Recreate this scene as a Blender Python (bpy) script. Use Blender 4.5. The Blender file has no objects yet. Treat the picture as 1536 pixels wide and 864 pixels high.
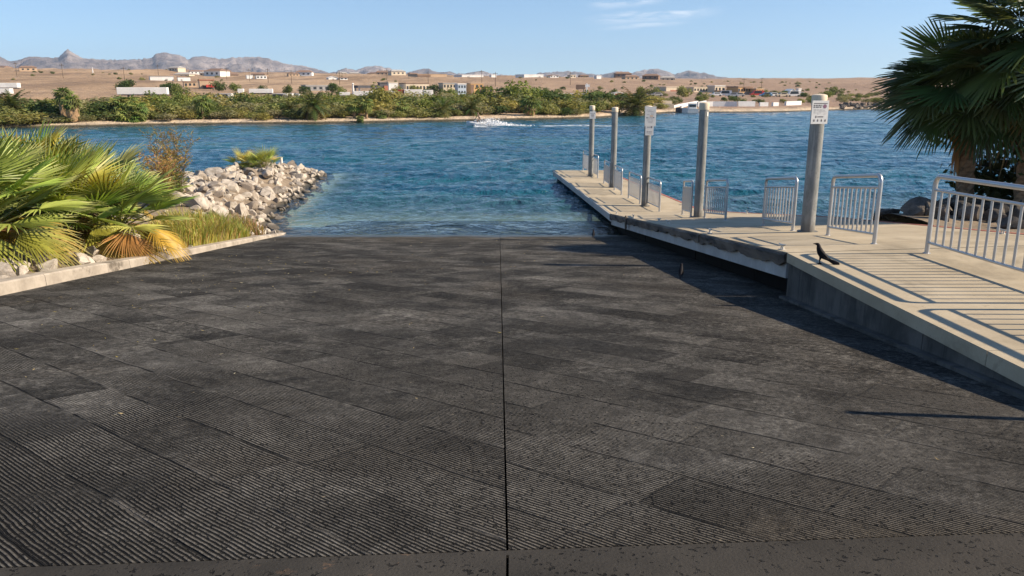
import bpy, bmesh, math, random
import numpy as np
from mathutils import Vector, Matrix, Euler, noise as mnoise
R = math.radians
PI = math.pi
scene = bpy.context.scene
COL = scene.collection
rng = random.Random(7)

# ------------------------------------------------------------------ camera
CAM_Z = 4.9
PITCH = R(14.1)
cam_d = bpy.data.cameras.new("camera")
cam = bpy.data.objects.new("camera", cam_d)
COL.objects.link(cam)
cam.location = (0, 0, CAM_Z)
cam.rotation_euler = (PI / 2 - PITCH, 0, 0)
cam_d.sensor_width = 36
cam_d.lens = 36 * 1200 / 1536
cam_d.clip_start = 0.05
cam_d.clip_end = 40000
scene.camera = cam

# ------------------------------------------------------------------ light
SUN_EL = R(34)
SUN_DIR = Vector((1, -0.14, 0)).normalized() * math.cos(SUN_EL) + Vector((0, 0, math.sin(SUN_EL)))
sun_d = bpy.data.lights.new("sun", 'SUN')
sun_d.energy = 5.0
sun_d.angle = R(0.5)
sun_d.color = (1.0, 0.84, 0.64)
sun = bpy.data.objects.new("sun", sun_d)
COL.objects.link(sun)
sun.rotation_euler = SUN_DIR.to_track_quat('Z', 'Y').to_euler()
sun.location = (40, -10, 40)
scene.view_settings.view_transform = 'Standard'
scene.view_settings.look = 'None'
scene.view_settings.gamma = 1
scene.view_settings.exposure = 0.75
scene.view_settings.use_curve_mapping = False


# ------------------------------------------------------------------ node helper
class NT:
    def __init__(s, nt):
        s.nt = nt
        s.nt.nodes.clear()

    def n(s, typ, ins=None, **props):
        nd = s.nt.nodes.new(typ)
        for k, v in props.items():
            setattr(nd, k, v)
        if ins:
            for k, v in ins.items():
                sock = nd.inputs[k]
                if isinstance(v, bpy.types.NodeSocket):
                    s.nt.links.new(v, sock)
                elif isinstance(v, bpy.types.Node):
                    s.nt.links.new(v.outputs[0], sock)
                else:
                    if sock.type == 'RGBA' and hasattr(v, '__len__') and len(v) == 3:
                        v = (*v, 1)
                    sock.default_value = v
        return nd

    def m(s, op, a, b=0.0, c=None, clamp=False):
        ins = {0: a, 1: b}
        if c is not None:
            ins[2] = c
        return s.n('ShaderNodeMath', ins, operation=op, use_clamp=clamp).outputs[0]

    def mix(s, f, a, b, blend='MIX'):
        nd = s.n('ShaderNodeMix', None, data_type='RGBA', blend_type=blend, clamp_factor=True)
        for sock, v in ((nd.inputs[0], f), (nd.inputs[6], a), (nd.inputs[7], b)):
            if isinstance(v, bpy.types.NodeSocket):
                s.nt.links.new(v, sock)
            else:
                if sock.type == 'RGBA' and hasattr(v, '__len__') and len(v) == 3:
                    v = (*v, 1)
                sock.default_value = v
        return nd.outputs[2]

    def noise(s, vec, scale, detail=4, rough=0.55, dist=0.0, dim='3D'):
        ins = {'Scale': scale, 'Detail': detail, 'Roughness': rough, 'Distortion': dist}
        if vec is not None:
            ins['Vector'] = vec
        return s.n('ShaderNodeTexNoise', ins, noise_dimensions=dim).outputs[0]

    def step(s, v, lo, hi, a=0.0, b=1.0):
        return s.n('ShaderNodeMapRange', {0: v, 1: lo, 2: hi, 3: a, 4: b}, interpolation_type='SMOOTHSTEP').outputs[0]

    def lin(s, v, lo, hi, a=0.0, b=1.0):
        return s.n('ShaderNodeMapRange', {0: v, 1: lo, 2: hi, 3: a, 4: b}).outputs[0]

    def scl(s, vec, x, y, z):
        return s.n('ShaderNodeVectorMath', {0: vec, 1: (x, y, z)}, operation='MULTIPLY').outputs[0]

    def dot(s, vec, d):
        return s.n('ShaderNodeVectorMath', {0: vec, 1: d}, operation='DOT_PRODUCT').outputs[1]

    def pos(s):
        return s.n('ShaderNodeNewGeometry').outputs['Position']

    def obj(s):
        return s.n('ShaderNodeTexCoord').outputs['Object']

    def bump(s, h, strength, dist, normal=None):
        ins = {'Height': h, 'Strength': strength, 'Distance': dist}
        if normal is not None:
            ins['Normal'] = normal
        return s.n('ShaderNodeBump', ins).outputs[0]

    def out(s, sh, vol=None):
        o = s.n('ShaderNodeOutputMaterial')
        if sh is not None:
            s.nt.links.new(sh, o.inputs[0])
        if vol is not None:
            s.nt.links.new(vol, o.inputs[1])

    def bsdf(s, col, rough=0.6, normal=None, **kw):
        ins = {'Base Color': col, 'Roughness': rough}
        if normal is not None:
            ins['Normal'] = normal
        for k, v in kw.items():
            ins[k.replace('_', ' ')] = v
        return s.n('ShaderNodeBsdfPrincipled', ins).outputs[0]


def newmat(name):
    m = bpy.data.materials.new(name)
    m.use_nodes = True
    return m, NT(m.node_tree)


# ------------------------------------------------------------------ world
world = bpy.data.worlds.new("World")
scene.world = world
world.use_nodes = True
w = NT(world.node_tree)
sky = w.n('ShaderNodeTexSky', sky_type='NISHITA', sun_disc=False)
sky.sun_elevation = SUN_EL
sky.sun_rotation = math.atan2(SUN_DIR.x, SUN_DIR.y)
sky.altitude = 200
sky.air_density = 1.0
sky.dust_density = 0.0
sky.ozone_density = 4.0
tcw = w.n('ShaderNodeTexCoord').outputs['Generated']
lift = w.n('ShaderNodeVectorMath', {0: w.n('ShaderNodeVectorMath', {0: tcw, 1: (0, 0, 0.06)}, operation='ADD').outputs[0]}, operation='NORMALIZE').outputs[0]
world.node_tree.links.new(lift, sky.inputs[0])
sp = w.n('ShaderNodeSeparateXYZ', {0: tcw})
az = w.m('ARCTAN2', sp.outputs[0], sp.outputs[1])
el = w.m('ARCSINE', sp.outputs[2])


def streak(a0, a1, e0, tilt, wid, gain):
    da = w.m('DIVIDE', w.m('SUBTRACT', az, (a0 + a1) / 2), (a1 - a0) / 2)
    fa = w.step(w.m('ABSOLUTE', da), 1.0, 0.25)
    cv = w.n('ShaderNodeCombineXYZ', {0: w.m('MULTIPLY', az, 26), 1: w.m('MULTIPLY', el, 150), 2: 0.3})
    nz = w.noise(cv.outputs[0], 1.0, 5, 0.6, 0.4)
    ec = w.m('ADD', w.m('MULTIPLY', w.m('SUBTRACT', az, a0), tilt), e0)
    ec = w.m('ADD', ec, w.m('MULTIPLY', w.m('SUBTRACT', nz, 0.5), wid * 2))
    fe = w.step(w.m('ABSOLUTE', w.m('SUBTRACT', el, ec)), wid, 0.0)
    return w.m('MULTIPLY', w.m('MULTIPLY', fa, fe), w.m('MULTIPLY', w.step(nz, 0.25, 0.7), gain))


cl = w.m('ADD', streak(0.075, 0.255, 0.074, 0.06, 0.0075, 0.55),
         w.m('ADD', streak(0.08, 0.19, 0.090, 0.08, 0.006, 0.40), streak(0.09, 0.22, 0.066, 0.06, 0.004, 0.35)), clamp=True)
skyc = w.mix(cl, sky.outputs[0], (7.4, 7.6, 8.0))
bg = w.n('ShaderNodeBackground', {0: skyc, 1: 0.095})
wo = w.n('ShaderNodeOutputWorld')
world.node_tree.links.new(bg.outputs[0], wo.inputs[0])

# ------------------------------------------------------------------ projection of measured photo points on to the real ground
SN, CS = math.sin(PITCH), math.cos(PITCH)


def ray(x, y):
    u = (x - 768) / 1200
    v = (y - 432) / 1200
    return Vector((u, CS - v * SN, -SN - v * CS))


def onz(x, y, z=0.0):
    d = ray(x, y)
    t = (z - CAM_Z) / d.z
    return Vector((d.x * t, d.y * t, z))


def atY(x, y, Y):
    d = ray(x, y)
    t = Y / d.y
    return Vector((d.x * t, Y, CAM_Z + d.z * t))


def ramp_z(y):
    return 3.23 - 0.12 * y


def onramp(x, y):
    d = ray(x, y)
    t = (3.23 - CAM_Z) / (d.z + 0.12 * d.y)
    return Vector((d.x * t, d.y * t, CAM_Z + d.z * t))


def deck_z(x, y):
    if y < 11.6:
        return 2.52 + 0.037 * (11.6 - y) + 0.03 * (x - 3.9)
    return max(0.456, 3.912 - 0.12 * y + 0.03 * (x - 3.9))


def ondeck(x, y):
    d = ray(x, y)
    lo, hi = 2.0, 60.0
    f = lambda t: CAM_Z + d.z * t - deck_z(d.x * t, d.y * t)
    for _ in range(60):
        mid = (lo + hi) / 2
        if f(mid) > 0:
            lo = mid
        else:
            hi = mid
    return Vector((d.x * lo, d.y * lo, CAM_Z + d.z * lo))


# ------------------------------------------------------------------ mesh helpers
class MB:
    """collects faces for one mesh"""

    def __init__(s):
        s.v = []
        s.f = []
        s.c = []          # per vertex colour (optional)
        s.mi = []

    def add(s, verts, faces, col=None, mi=0):
        o = len(s.v)
        s.v.extend([tuple(p) for p in verts])
        s.f.extend([tuple(i + o for i in f) for f in faces])
        s.mi.extend([mi] * len(faces))
        if col is not None:
            while len(s.c) < o:
                s.c.append((1, 1, 1))
            if len(col) == len(verts) and hasattr(col[0], '__len__'):
                s.c.extend(col)
            else:
                s.c.extend([tuple(col)] * len(verts))
        return o

    def box(s, c, d, rot=None, mi=0, bev=0.0, taper=1.0):
        x, y, z = d[0] / 2, d[1] / 2, d[2] / 2
        b = min(bev, x * .45, y * .45, z * .45)
        if b <= 0:
            vs = [(sx * x * (taper if sz > 0 else 1), sy * y * (taper if sz > 0 else 1), sz * z) for sz in (-1, 1) for sy in (-1, 1) for sx in (-1, 1)]
            fs = [(0, 2, 3, 1), (4, 5, 7, 6), (0, 1, 5, 4), (2, 6, 7, 3), (0, 4, 6, 2), (1, 3, 7, 5)]
        else:
            bm = bmesh.new()
            bmesh.ops.create_cube(bm, size=1)
            for vv in bm.verts:
                vv.co = Vector((vv.co.x * 2 * x, vv.co.y * 2 * y, vv.co.z * 2 * z))
            bmesh.ops.bevel(bm, geom=bm.edges[:] + bm.verts[:], offset=b, segments=2, affect='EDGES', profile=0.5)
            bm.verts.index_update()
            vs = [tuple(vv.co) for vv in bm.verts]
            fs = [tuple(vv.index for vv in f.verts) for f in bm.faces]
            bm.free()
        m = Matrix.Translation(Vector(c))
        if rot is not None:
            m = m @ (rot.to_matrix().to_4x4() if isinstance(rot, Euler) else rot)
        s.add([m @ Vector(p) for p in vs], fs, mi=mi)

    def tube(s, pts, rad, n=8, cap=True, mi=0, col=None):
        pts = [Vector(p) for p in pts]
        if not hasattr(rad, '__len__'):
            rad = [rad] * len(pts)
        vs, fs = [], []
        prev = None
        for i, p in enumerate(pts):
            t = (pts[min(i + 1, len(pts) - 1)] - pts[max(i - 1, 0)]).normalized()
            if prev is None:
                a = Vector((0, 0, 1)) if abs(t.z) < 0.9 else Vector((1, 0, 0))
                nrm = t.cross(a).normalized()
            else:
                nrm = (prev - t * prev.dot(t)).normalized()
            prev = nrm
            b = t.cross(nrm)
            for k in range(n):
                an = 2 * PI * k / n
                vs.append(p + (nrm * math.cos(an) + b * math.sin(an)) * rad[i])
        for i in range(len(pts) - 1):
            for k in range(n):
                k2 = (k + 1) % n
                fs.append((i * n + k, i * n + k2, (i + 1) * n + k2, (i + 1) * n + k))
        if cap:
            fs.append(tuple(range(n - 1, -1, -1)))
            fs.append(tuple((len(pts) - 1) * n + k for k in range(n)))
        s.add(vs, fs, col=col, mi=mi)

    def lathe(s, prof, c=(0, 0, 0), n=20, mi=0):
        vs, fs = [], []
        for r, z in prof:
            for k in range(n):
                an = 2 * PI * k / n
                vs.append((c[0] + r * math.cos(an), c[1] + r * math.sin(an), c[2] + z))
        for i in range(len(prof) - 1):
            for k in range(n):
                k2 = (k + 1) % n
                fs.append((i * n + k, i * n + k2, (i + 1) * n + k2, (i + 1) * n + k))
        fs.append(tuple(range(n - 1, -1, -1)))
        fs.append(tuple((len(prof) - 1) * n + k for k in range(n)))
        s.add(vs, fs, mi=mi)

    def prism(s, poly, z0, z1, mi=0):
        """poly: list of (x,y); z0,z1 numbers or functions"""
        n = len(poly)
        f0 = z0 if callable(z0) else (lambda x, y: z0)
        f1 = z1 if callable(z1) else (lambda x, y: z1)
        vs = [(x, y, f0(x, y)) for x, y in poly] + [(x, y, f1(x, y)) for x, y in poly]
        fs = [tuple(range(n - 1, -1, -1)), tuple(range(n, 2 * n))]
        fs += [(i, (i + 1) % n, n + (i + 1) % n, n + i) for i in range(n)]
        s.add(vs, fs, mi=mi)

    def mesh(s, name, smooth=None):
        me = bpy.data.meshes.new(name)
        me.from_pydata(s.v, [], s.f)
        if s.c:
            while len(s.c) < len(s.v):
                s.c.append((1, 1, 1))
            a = me.color_attributes.new('tint', 'FLOAT_COLOR', 'POINT')
            a.data.foreach_set('color', np.array([(*c, 1) for c in s.c], dtype=np.float32).ravel())
        if any(s.mi):
            me.polygons.foreach_set('material_index', s.mi)
        if smooth is not None:
            me.polygons.foreach_set('use_smooth', [True] * len(me.polygons))
            if smooth < 180:
                me.set_sharp_from_angle(angle=R(smooth))
        me.update()
        return me

    def build(s, name, mat, parent=None, smooth=None, loc=None):
        me = s.mesh(name, smooth)
        for m in (mat if isinstance(mat, (list, tuple)) else [mat]):
            me.materials.append(m)
        return link(name, me, parent, loc)


def link(name, me, parent=None, loc=None):
    o = bpy.data.objects.new(name, me)
    COL.objects.link(o)
    if parent is not None:
        o.parent = parent
    if loc is not None:
        o.location = loc
    return o


def empty(name, loc=(0, 0, 0), rz=0.0):
    o = bpy.data.objects.new(name, None)
    o.empty_display_size = 0.2
    COL.objects.link(o)
    o.location = loc
    o.rotation_euler = (0, 0, rz)
    return o


def tag(o, label=None, cat=None, group=None, kind=None):
    if label:
        o['label'] = label
    if cat:
        o['category'] = cat
    if group:
        o['group'] = group
    if kind:
        o['kind'] = kind
    return o


def copy_tree(o, parent=None):
    c = o.copy()
    COL.objects.link(c)
    if parent is not None:
        c.parent = parent
    for ch in list(o.children):
        copy_tree(ch, c)
    return c


def grid_mesh(name, X, Y, Z, mat, attrs=None, smooth=True):
    """X,Y,Z are 2-D arrays"""
    ny, nx = X.shape
    me = bpy.data.meshes.new(name)
    v = np.stack([X, Y, Z], -1).reshape(-1, 3).astype(np.float32)
    idx = np.arange(nx * ny).reshape(ny, nx)
    q = np.stack([idx[:-1, :-1], idx[:-1, 1:], idx[1:, 1:], idx[1:, :-1]], -1).reshape(-1, 4)
    me.vertices.add(len(v))
    me.vertices.foreach_set('co', v.ravel())
    me.loops.add(q.size)
    me.loops.foreach_set('vertex_index', q.ravel().astype(np.int32))
    me.polygons.add(len(q))
    me.polygons.foreach_set('loop_start', np.arange(0, q.size, 4, dtype=np.int32))
    me.polygons.foreach_set('loop_total', np.full(len(q), 4, dtype=np.int32))
    if smooth:
        me.polygons.foreach_set('use_smooth', np.ones(len(q), dtype=bool))
    me.update(calc_edges=True)
    me.validate()
    for k, a in (attrs or {}).items():
        at = me.attributes.new(k, 'FLOAT', 'POINT')
        at.data.foreach_set('value', a.reshape(-1).astype(np.float32))
    me.materials.append(mat)
    return link(name, me)


def vnoise(x, y, seed=0):
    xi, yi = np.floor(x).astype(np.int64), np.floor(y).astype(np.int64)
    xf, yf = x - xi, y - yi
    u, v = xf * xf * xf * (xf * (xf * 6 - 15) + 10), yf * yf * yf * (yf * (yf * 6 - 15) + 10)

    def h(a, b):
        n = (a * 374761393 + b * 668265263 + seed * 974711) & 0xFFFFFFFF
        n = ((n ^ (n >> 13)) * 1274126177) & 0xFFFFFFFF
        n = (n ^ (n >> 16)) & 0xFFFF
        return n / 65535.0
    return (h(xi, yi) * (1 - u) * (1 - v) + h(xi + 1, yi) * u * (1 - v) + h(xi, yi + 1) * (1 - u) * v + h(xi + 1, yi + 1) * u * v)


def fbm(x, y, oct=5, seed=0, ridged=False):
    t, a, s = 0, 0.5, 0
    for i in range(oct):
        n = vnoise(x * 2 ** i, y * 2 ** i, seed + i * 17)
        if ridged:
            n = 1 - abs(2 * n - 1)
        t = t + a * n
        s += a
        a *= 0.5
    return t / s


# ------------------------------------------------------------------ materials
def pmat(name, c1, c2, scale=3.0, rough=0.7, bump=0.2, bdist=0.01, bscale=None, rnd=0.0, metal=0.0, coord='obj', stain=None, detail=5, spec=0.4, stretch=(1, 1, 1)):
    m, t = newmat(name)
    p = t.pos() if coord == 'pos' else t.obj()
    if stretch != (1, 1, 1):
        p = t.scl(p, *stretch)
    nz = t.noise(p, scale, detail, 0.6)
    c = t.mix(t.step(nz, 0.3, 0.7), c1, c2)
    n2 = t.noise(p, scale * 7, 3, 0.6)
    c = t.mix(0.35, c, t.mix(n2, (.55, .55, .55), (1.35, 1.35, 1.35)), 'MULTIPLY')
    if stain:
        c = t.mix(t.step(t.noise(p, scale * .6, 6, 0.7), stain[1], stain[1] + .12), c, stain[0])
    if rnd:
        r = t.n('ShaderNodeObjectInfo').outputs['Random']
        k = t.lin(r, 0, 1, 1 - rnd, 1 + rnd)
        c = t.mix(1.0, c, t.n('ShaderNodeCombineColor', {0: k, 1: k, 2: k}).outputs[0], 'MULTIPLY')
    nrm = t.bump(t.noise(p, bscale or scale * 6, 5, 0.65), bump, bdist) if bump else None
    kw = {'Metallic': metal, 'Specular_IOR_Level': spec}
    t.out(t.bsdf(c, rough, nrm, **kw))
    return m


def leafmat(name, trans=0.3, rough=0.45, vary=0.25, spec=0.35):
    m, t = newmat(name)
    a = t.n('ShaderNodeAttribute', attribute_name='tint').outputs[0]
    r = t.n('ShaderNodeObjectInfo').outputs['Random']
    k = t.lin(r, 0, 1, 1 - vary, 1 + vary)
    c = t.mix(1.0, a, t.n('ShaderNodeCombineColor', {0: k, 1: t.lin(r, 0, 1, 1 - vary * .8, 1 + vary * .8), 2: k}).outputs[0], 'MULTIPLY')
    c = t.mix(0.5, c, t.mix(t.noise(t.obj(), 5, 3), (.5, .5, .5), (1.5, 1.5, 1.5)), 'MULTIPLY')
    b = t.bsdf(c, rough, Specular_IOR_Level=spec)
    tr = t.n('ShaderNodeBsdfTranslucent', {0: t.mix(1.0, c, (1.25, 1.2, .6), 'MULTIPLY')}).outputs[0]
    t.out(t.n('ShaderNodeMixShader', {0: trans, 1: b, 2: tr}).outputs[0])
    return m


def make_ramp_mat():
    m, t = newmat('grooved_dark_concrete')
    p = t.pos()
    A = R(41)
    wob = t.m('MULTIPLY', t.m('SUBTRACT', t.noise(p, 1.1, 3), 0.5), 0.06)
    wob2 = t.m('MULTIPLY', t.m('SUBTRACT', t.noise(p, 9, 2), 0.5), 0.012)
    u = t.dot(p, (math.cos(A), -math.sin(A), 0))
    v = t.m('ADD', t.m('ADD', t.dot(p, (math.sin(A), math.cos(A), 0)), wob), wob2)
    sxy = t.n('ShaderNodeSeparateXYZ', {0: p})
    side = t.m('GREATER_THAN', t.m('ADD', sxy.outputs[0], t.m('MULTIPLY', t.m('SUBTRACT', sxy.outputs[1], 3.2), 0.0165)), -0.02)
    v = t.m('ADD', v, t.m('MULTIPLY', side, 0.17))
    W = 0.50
    rv = t.m('DIVIDE', v, W)
    row = t.m('FLOOR', rv)
    rr = t.n('ShaderNodeTexWhiteNoise', {'W': row}, noise_dimensions='1D').outputs[0]
    rl = t.lin(t.n('ShaderNodeTexWhiteNoise', {'W': t.m('ADD', row, 77.3)}, noise_dimensions='1D').outputs[0], 0, 1, 1.1, 2.3)
    uu = t.m('DIVIDE', t.m('ADD', t.m('ADD', u, t.m('MULTIPLY', rr, 7)), t.m('MULTIPLY', wob, 2.0)), rl)
    colm = t.m('FLOOR', uu)
    cell = t.n('ShaderNodeTexWhiteNoise', {'Vector': t.n('ShaderNodeCombineXYZ', {0: row, 1: colm, 2: side}).outputs[0]}, noise_dimensions='3D')
    ca = cell.outputs[0]
    cs = t.n('ShaderNodeSeparateColor', {0: cell.outputs[1]})
    cb, cc = cs.outputs[1], cs.outputs[2]
    # seams between rake passes
    fr = t.m('FRACT', rv)
    dr = t.m('MULTIPLY', t.m('MINIMUM', fr, t.m('SUBTRACT', 1, fr)), W)
    seam = t.m('MULTIPLY', t.step(dr, 0.016, 0.003), t.step(t.noise(p, 2.3, 3), 0.36, 0.55))
    fu = t.m('FRACT', uu)
    du = t.m('MULTIPLY', t.m('MINIMUM', fu, t.m('SUBTRACT', 1, fu)), rl)
    seamu = t.m('MULTIPLY', t.step(du, 0.018, 0.004), 0.25)
    seam = t.m('MAXIMUM', seam, seamu)
    # grooves
    big = t.noise(p, 0.55, 4, 0.6)
    worn = t.noise(t.scl(p, 1, 1, 1), 2.1, 5, 0.65)
    gs = t.m('ADD', t.m('ADD', t.m('MULTIPLY', ca, 0.18), 0.19), t.m('ADD', t.m('MULTIPLY', big, 0.8), t.m('MULTIPLY', worn, 0.8)))
    yy = t.n('ShaderNodeSeparateXYZ', {0: p}).outputs[1]
    gs = t.m('SUBTRACT', gs, t.lin(yy, 3.2, 9.0, 0.0, 0.40))
    gs = t.m('SUBTRACT', gs, t.lin(t.n('ShaderNodeSeparateXYZ', {0: p}).outputs[0], 0.2, 2.8, 0.0, 0.16))
    gmask = t.step(gs, 0.66, 0.95)
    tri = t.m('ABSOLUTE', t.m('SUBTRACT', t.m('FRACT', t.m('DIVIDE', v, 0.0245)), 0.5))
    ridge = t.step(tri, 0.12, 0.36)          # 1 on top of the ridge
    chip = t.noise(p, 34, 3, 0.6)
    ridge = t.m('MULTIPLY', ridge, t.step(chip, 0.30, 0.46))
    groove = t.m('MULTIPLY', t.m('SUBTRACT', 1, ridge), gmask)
    # exposed aggregate / pits
    pit = t.step(t.noise(p, 42, 4, 0.7), 0.54, 0.64)
    pit2 = t.step(t.noise(t.n('ShaderNodeVectorMath', {0: p, 1: (3.1, 7.7, 0)}, operation='ADD').outputs[0], 19, 5, 0.7), 0.52, 0.62)
    pm = t.m('MULTIPLY', t.m('MAXIMUM', pit, t.m('MULTIPLY', pit2, 0.8)), t.m('SUBTRACT', 1, t.m('MULTIPLY', gmask, 0.65)))
    pit3 = t.step(t.noise(t.scl(p, 1, 1, 1), 13, 6, 0.85, 0.4), 0.485, 0.555)
    pm = t.m('MAXIMUM', pm, t.m('MULTIPLY', pit3, t.m('SUBTRACT', 0.95, t.m('MULTIPLY', gmask, 0.55))))
    pm = t.m('MULTIPLY', pm, t.lin(t.m('ADD', t.m('MULTIPLY', cb, 0.4), t.m('MULTIPLY', big, 1.2)), 0.45, 1.1, 0.10, 0.85))
    # colour
    along = t.m('MULTIPLY', t.m('SUBTRACT', fu, 0.5), t.m('SUBTRACT', cc, 0.5))      # each rake pass fades along its length
    scuff = t.noise(t.scl(p, 1, 1, 1), 0.9, 5, 0.7, 0.8)
    tone = t.m('ADD', t.m('ADD', t.m('MULTIPLY', ca, 0.13), 0.05), t.m('ADD', t.m('MULTIPLY', worn, 0.54), t.m('MULTIPLY', t.noise(p, 0.25, 3), 0.40)))
    tone = t.m('ADD', tone, t.m('ADD', t.m('MULTIPLY', along, 0.55), t.m('MULTIPLY', t.m('SUBTRACT', scuff, 0.4), 0.75)))
    c = t.mix(t.step(tone, 0.48, 1.05), (.040, .039, .0365), (.232, .223, .203))
    c = t.mix(t.m('MULTIPLY', cc, 0.12), c, (.06, .052, .04))
    brown = t.m('MULTIPLY', t.step(t.noise(p, 0.4, 5, 0.65, 0.6), 0.52, 0.72), 0.55)
    xx = t.n('ShaderNodeSeparateXYZ', {0: p}).outputs[0]
    brown = t.m('ADD', brown, t.m('MULTIPLY', t.step(xx, 0.8, 4.0), 0.45), clamp=True)
    c = t.mix(brown, c, t.mix(worn, (.064, .058, .050), (.155, .138, .114)))
    c = t.mix(t.m('MULTIPLY', t.step(yy, 3.9, 3.2), t.step(xx, -1, 3)), c, (.10, .083, .06))
    grain = t.step(t.noise(p, 21, 6, 0.85, 0.3), 0.40, 0.60)
    grain = t.m('MAXIMUM', t.m('MULTIPLY', grain, 1.0), t.m('MULTIPLY', gmask, 0.45))
    gr2 = t.step(t.noise(t.n('ShaderNodeVectorMath', {0: p, 1: (8.1, 2.7, 0)}, operation='ADD').outputs[0], 8, 6, 0.85), 0.40, 0.60)
    rough_k = t.lin(t.m('ADD', t.m('ADD', t.m('MULTIPLY', cb, 0.2), 0.07), t.m('MULTIPLY', scuff, 1.3)), 0.45, 1.05, 0.45, 1.0)
    gk = t.m('MULTIPLY', t.lin(grain, 0, 1, 0.34, 1.35), t.lin(gr2, 0, 1, 0.72, 1.22))
    gk = t.m('ADD', t.m('MULTIPLY', gk, rough_k), t.m('SUBTRACT', 1.0, rough_k))
    c = t.mix(1.0, c, t.n('ShaderNodeCombineColor', {0: gk, 1: gk, 2: gk}).outputs[0], 'MULTIPLY')
    c = t.mix(t.m('MULTIPLY', t.m('MULTIPLY', ridge, gmask), 0.32), c, (.20, .185, .16))  # ridge tops paled in colour, standing in for light on weak bump
    c = t.mix(t.m('MULTIPLY', groove, 0.93), c, (.007, .007, .007))  # groove dirt plus recess shade, both put into the colour
    c = t.mix(t.m('MULTIPLY', pm, 0.84), c, (.010, .010, .010))  # shade inside the pits painted near-black
    lit_edge = t.m('MULTIPLY', t.step(t.m('SUBTRACT', fr, 0.0), 0.09, 0.02), t.step(t.noise(p, 1.4, 4), 0.5, 0.62))
    c = t.mix(t.m('MULTIPLY', lit_edge, 0.5), c, (.17, .16, .145))  # sun-caught plank edges painted paler along one side
    c = t.mix(t.m('MULTIPLY', seam, 0.85), c, (.010, .010, .010))
    # pale grit and shell specks
    vo = t.n('ShaderNodeTexVoronoi', {'Vector': p, 'Scale': 7.0, 'Randomness': 1.0})
    sp_ = t.m('MULTIPLY', t.step(vo.outputs[0], 0.085, 0.05), t.m('GREATER_THAN', t.n('ShaderNodeSeparateColor', {0: vo.outputs[1]}).outputs[0], 0.80))
    c = t.mix(t.m('MULTIPLY', sp_, 0.7), c, (.22, .19, .14))
    # one rusty orange scrape
    zz = t.n('ShaderNodeSeparateXYZ', {0: p}).outputs[2]
    zn = t.m('ADD', zz, t.m('MULTIPLY', t.m('SUBTRACT', t.noise(p, .7, 6, .7), .5), .30))
    wet = t.step(zn, 0.17, 0.06)
    above = t.step(zz, -0.03, 0.01)
    alg = t.step(zz, 0.55, 0.1)
    c = t.mix(t.m('MULTIPLY', alg, 0.35), c, (.085, .075, .055))
    c = t.mix(t.m('MULTIPLY', wet, 0.6), c, (.03, .032, .028))
    h = t.m('SUBTRACT', t.m('SUBTRACT', t.m('MULTIPLY', t.noise(p, 28, 5, 0.7), 0.9), t.m('MULTIPLY', groove, 1.0)), t.m('ADD', t.m('MULTIPLY', pm, 0.9), t.m('MULTIPLY', seam, 1.2)))
    n1 = t.bump(worn, 0.35, 0.06)
    nr = t.bump(h, 1.0, 0.012, n1)
    t.out(t.bsdf(c, t.lin(wet, 0, 1, 0.85, 0.3), nr, Specular_IOR_Level=t.m('MULTIPLY', above, t.lin(wet, 0, 1, 0.06, 0.4))))
    return m


def make_apron_mat():
    m, t = newmat('pitted_grey_pavement')
    p = t.pos()
    a = t.noise(p, 1.3, 5, 0.6)
    c = t.mix(t.step(a, 0.3, 0.7), (.030, .0285, .026), (.055, .051, .045))
    xx = t.n('ShaderNodeSeparateXYZ', {0: p}).outputs[0]
    c = t.mix(t.m('MULTIPLY', t.step(xx, -0.2, 3.0), 0.4), c, (.066, .058, .047))
    pit = t.step(t.noise(p, 34, 3, 0.5), 0.58, 0.64)
    pit = t.m('MULTIPLY', pit, t.step(t.noise(p, 6, 3), 0.4, 0.6))
    c = t.mix(t.m('MULTIPLY', pit, 0.85), c, (.008, .008, .008))
    gr = t.noise(p, 120, 3, 0.6)
    c = t.mix(0.5, c, t.mix(gr, (.6, .6, .6), (1.4, 1.4, 1.4)), 'MULTIPLY')
    rust = t.m('MULTIPLY', t.step(t.noise(p, 7, 5, 0.7), 0.60, 0.72), t.step(t.noise(p, 0.9, 2), 0.5, 0.65))
    c = t.mix(t.m('MULTIPLY', rust, 0.6), c, (.22, .13, .075))
    h = t.m('SUBTRACT', t.noise(p, 60, 4, 0.6), t.m('MULTIPLY', pit, 1.5))
    t.out(t.bsdf(c, 0.85, t.bump(h, 0.7, 0.006), Specular_IOR_Level=0.08))
    return m


def make_deck_mat(name, c1, c2, dark):
    m, t = newmat(name)
    p = t.pos()
    a = t.noise(p, 0.9, 5, 0.65)
    c = t.mix(t.step(a, 0.3, 0.72), c1, c2)
    st = t.step(t.noise(t.scl(p, 1, .6, 1), 0.55, 6, 0.7, 0.5), 0.52, 0.68)
    c = t.mix(t.m('MULTIPLY', st, 0.6), c, dark)
    st2 = t.step(t.noise(p, 2.6, 6, 0.75, 0.6), 0.60, 0.68)
    c = t.mix(t.m('MULTIPLY', st2, 0.4), c, dark)
    c = t.mix(0.4, c, t.mix(t.noise(p, 90, 3, 0.7), (.7, .7, .7), (1.3, 1.3, 1.3)), 'MULTIPLY')
    br = t.noise(t.scl(p, 4, 160, 4), 1, 2)
    sp_ = t.step(t.noise(p, 17, 3, 0.6), 0.66, 0.72)
    c = t.mix(t.m('MULTIPLY', sp_, 0.5), c, dark)
    t.out(t.bsdf(c, 0.8, t.bump(t.m('ADD', br, t.noise(p, 45, 4)), 0.25, 0.006), Specular_IOR_Level=0.12))
    return m


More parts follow.
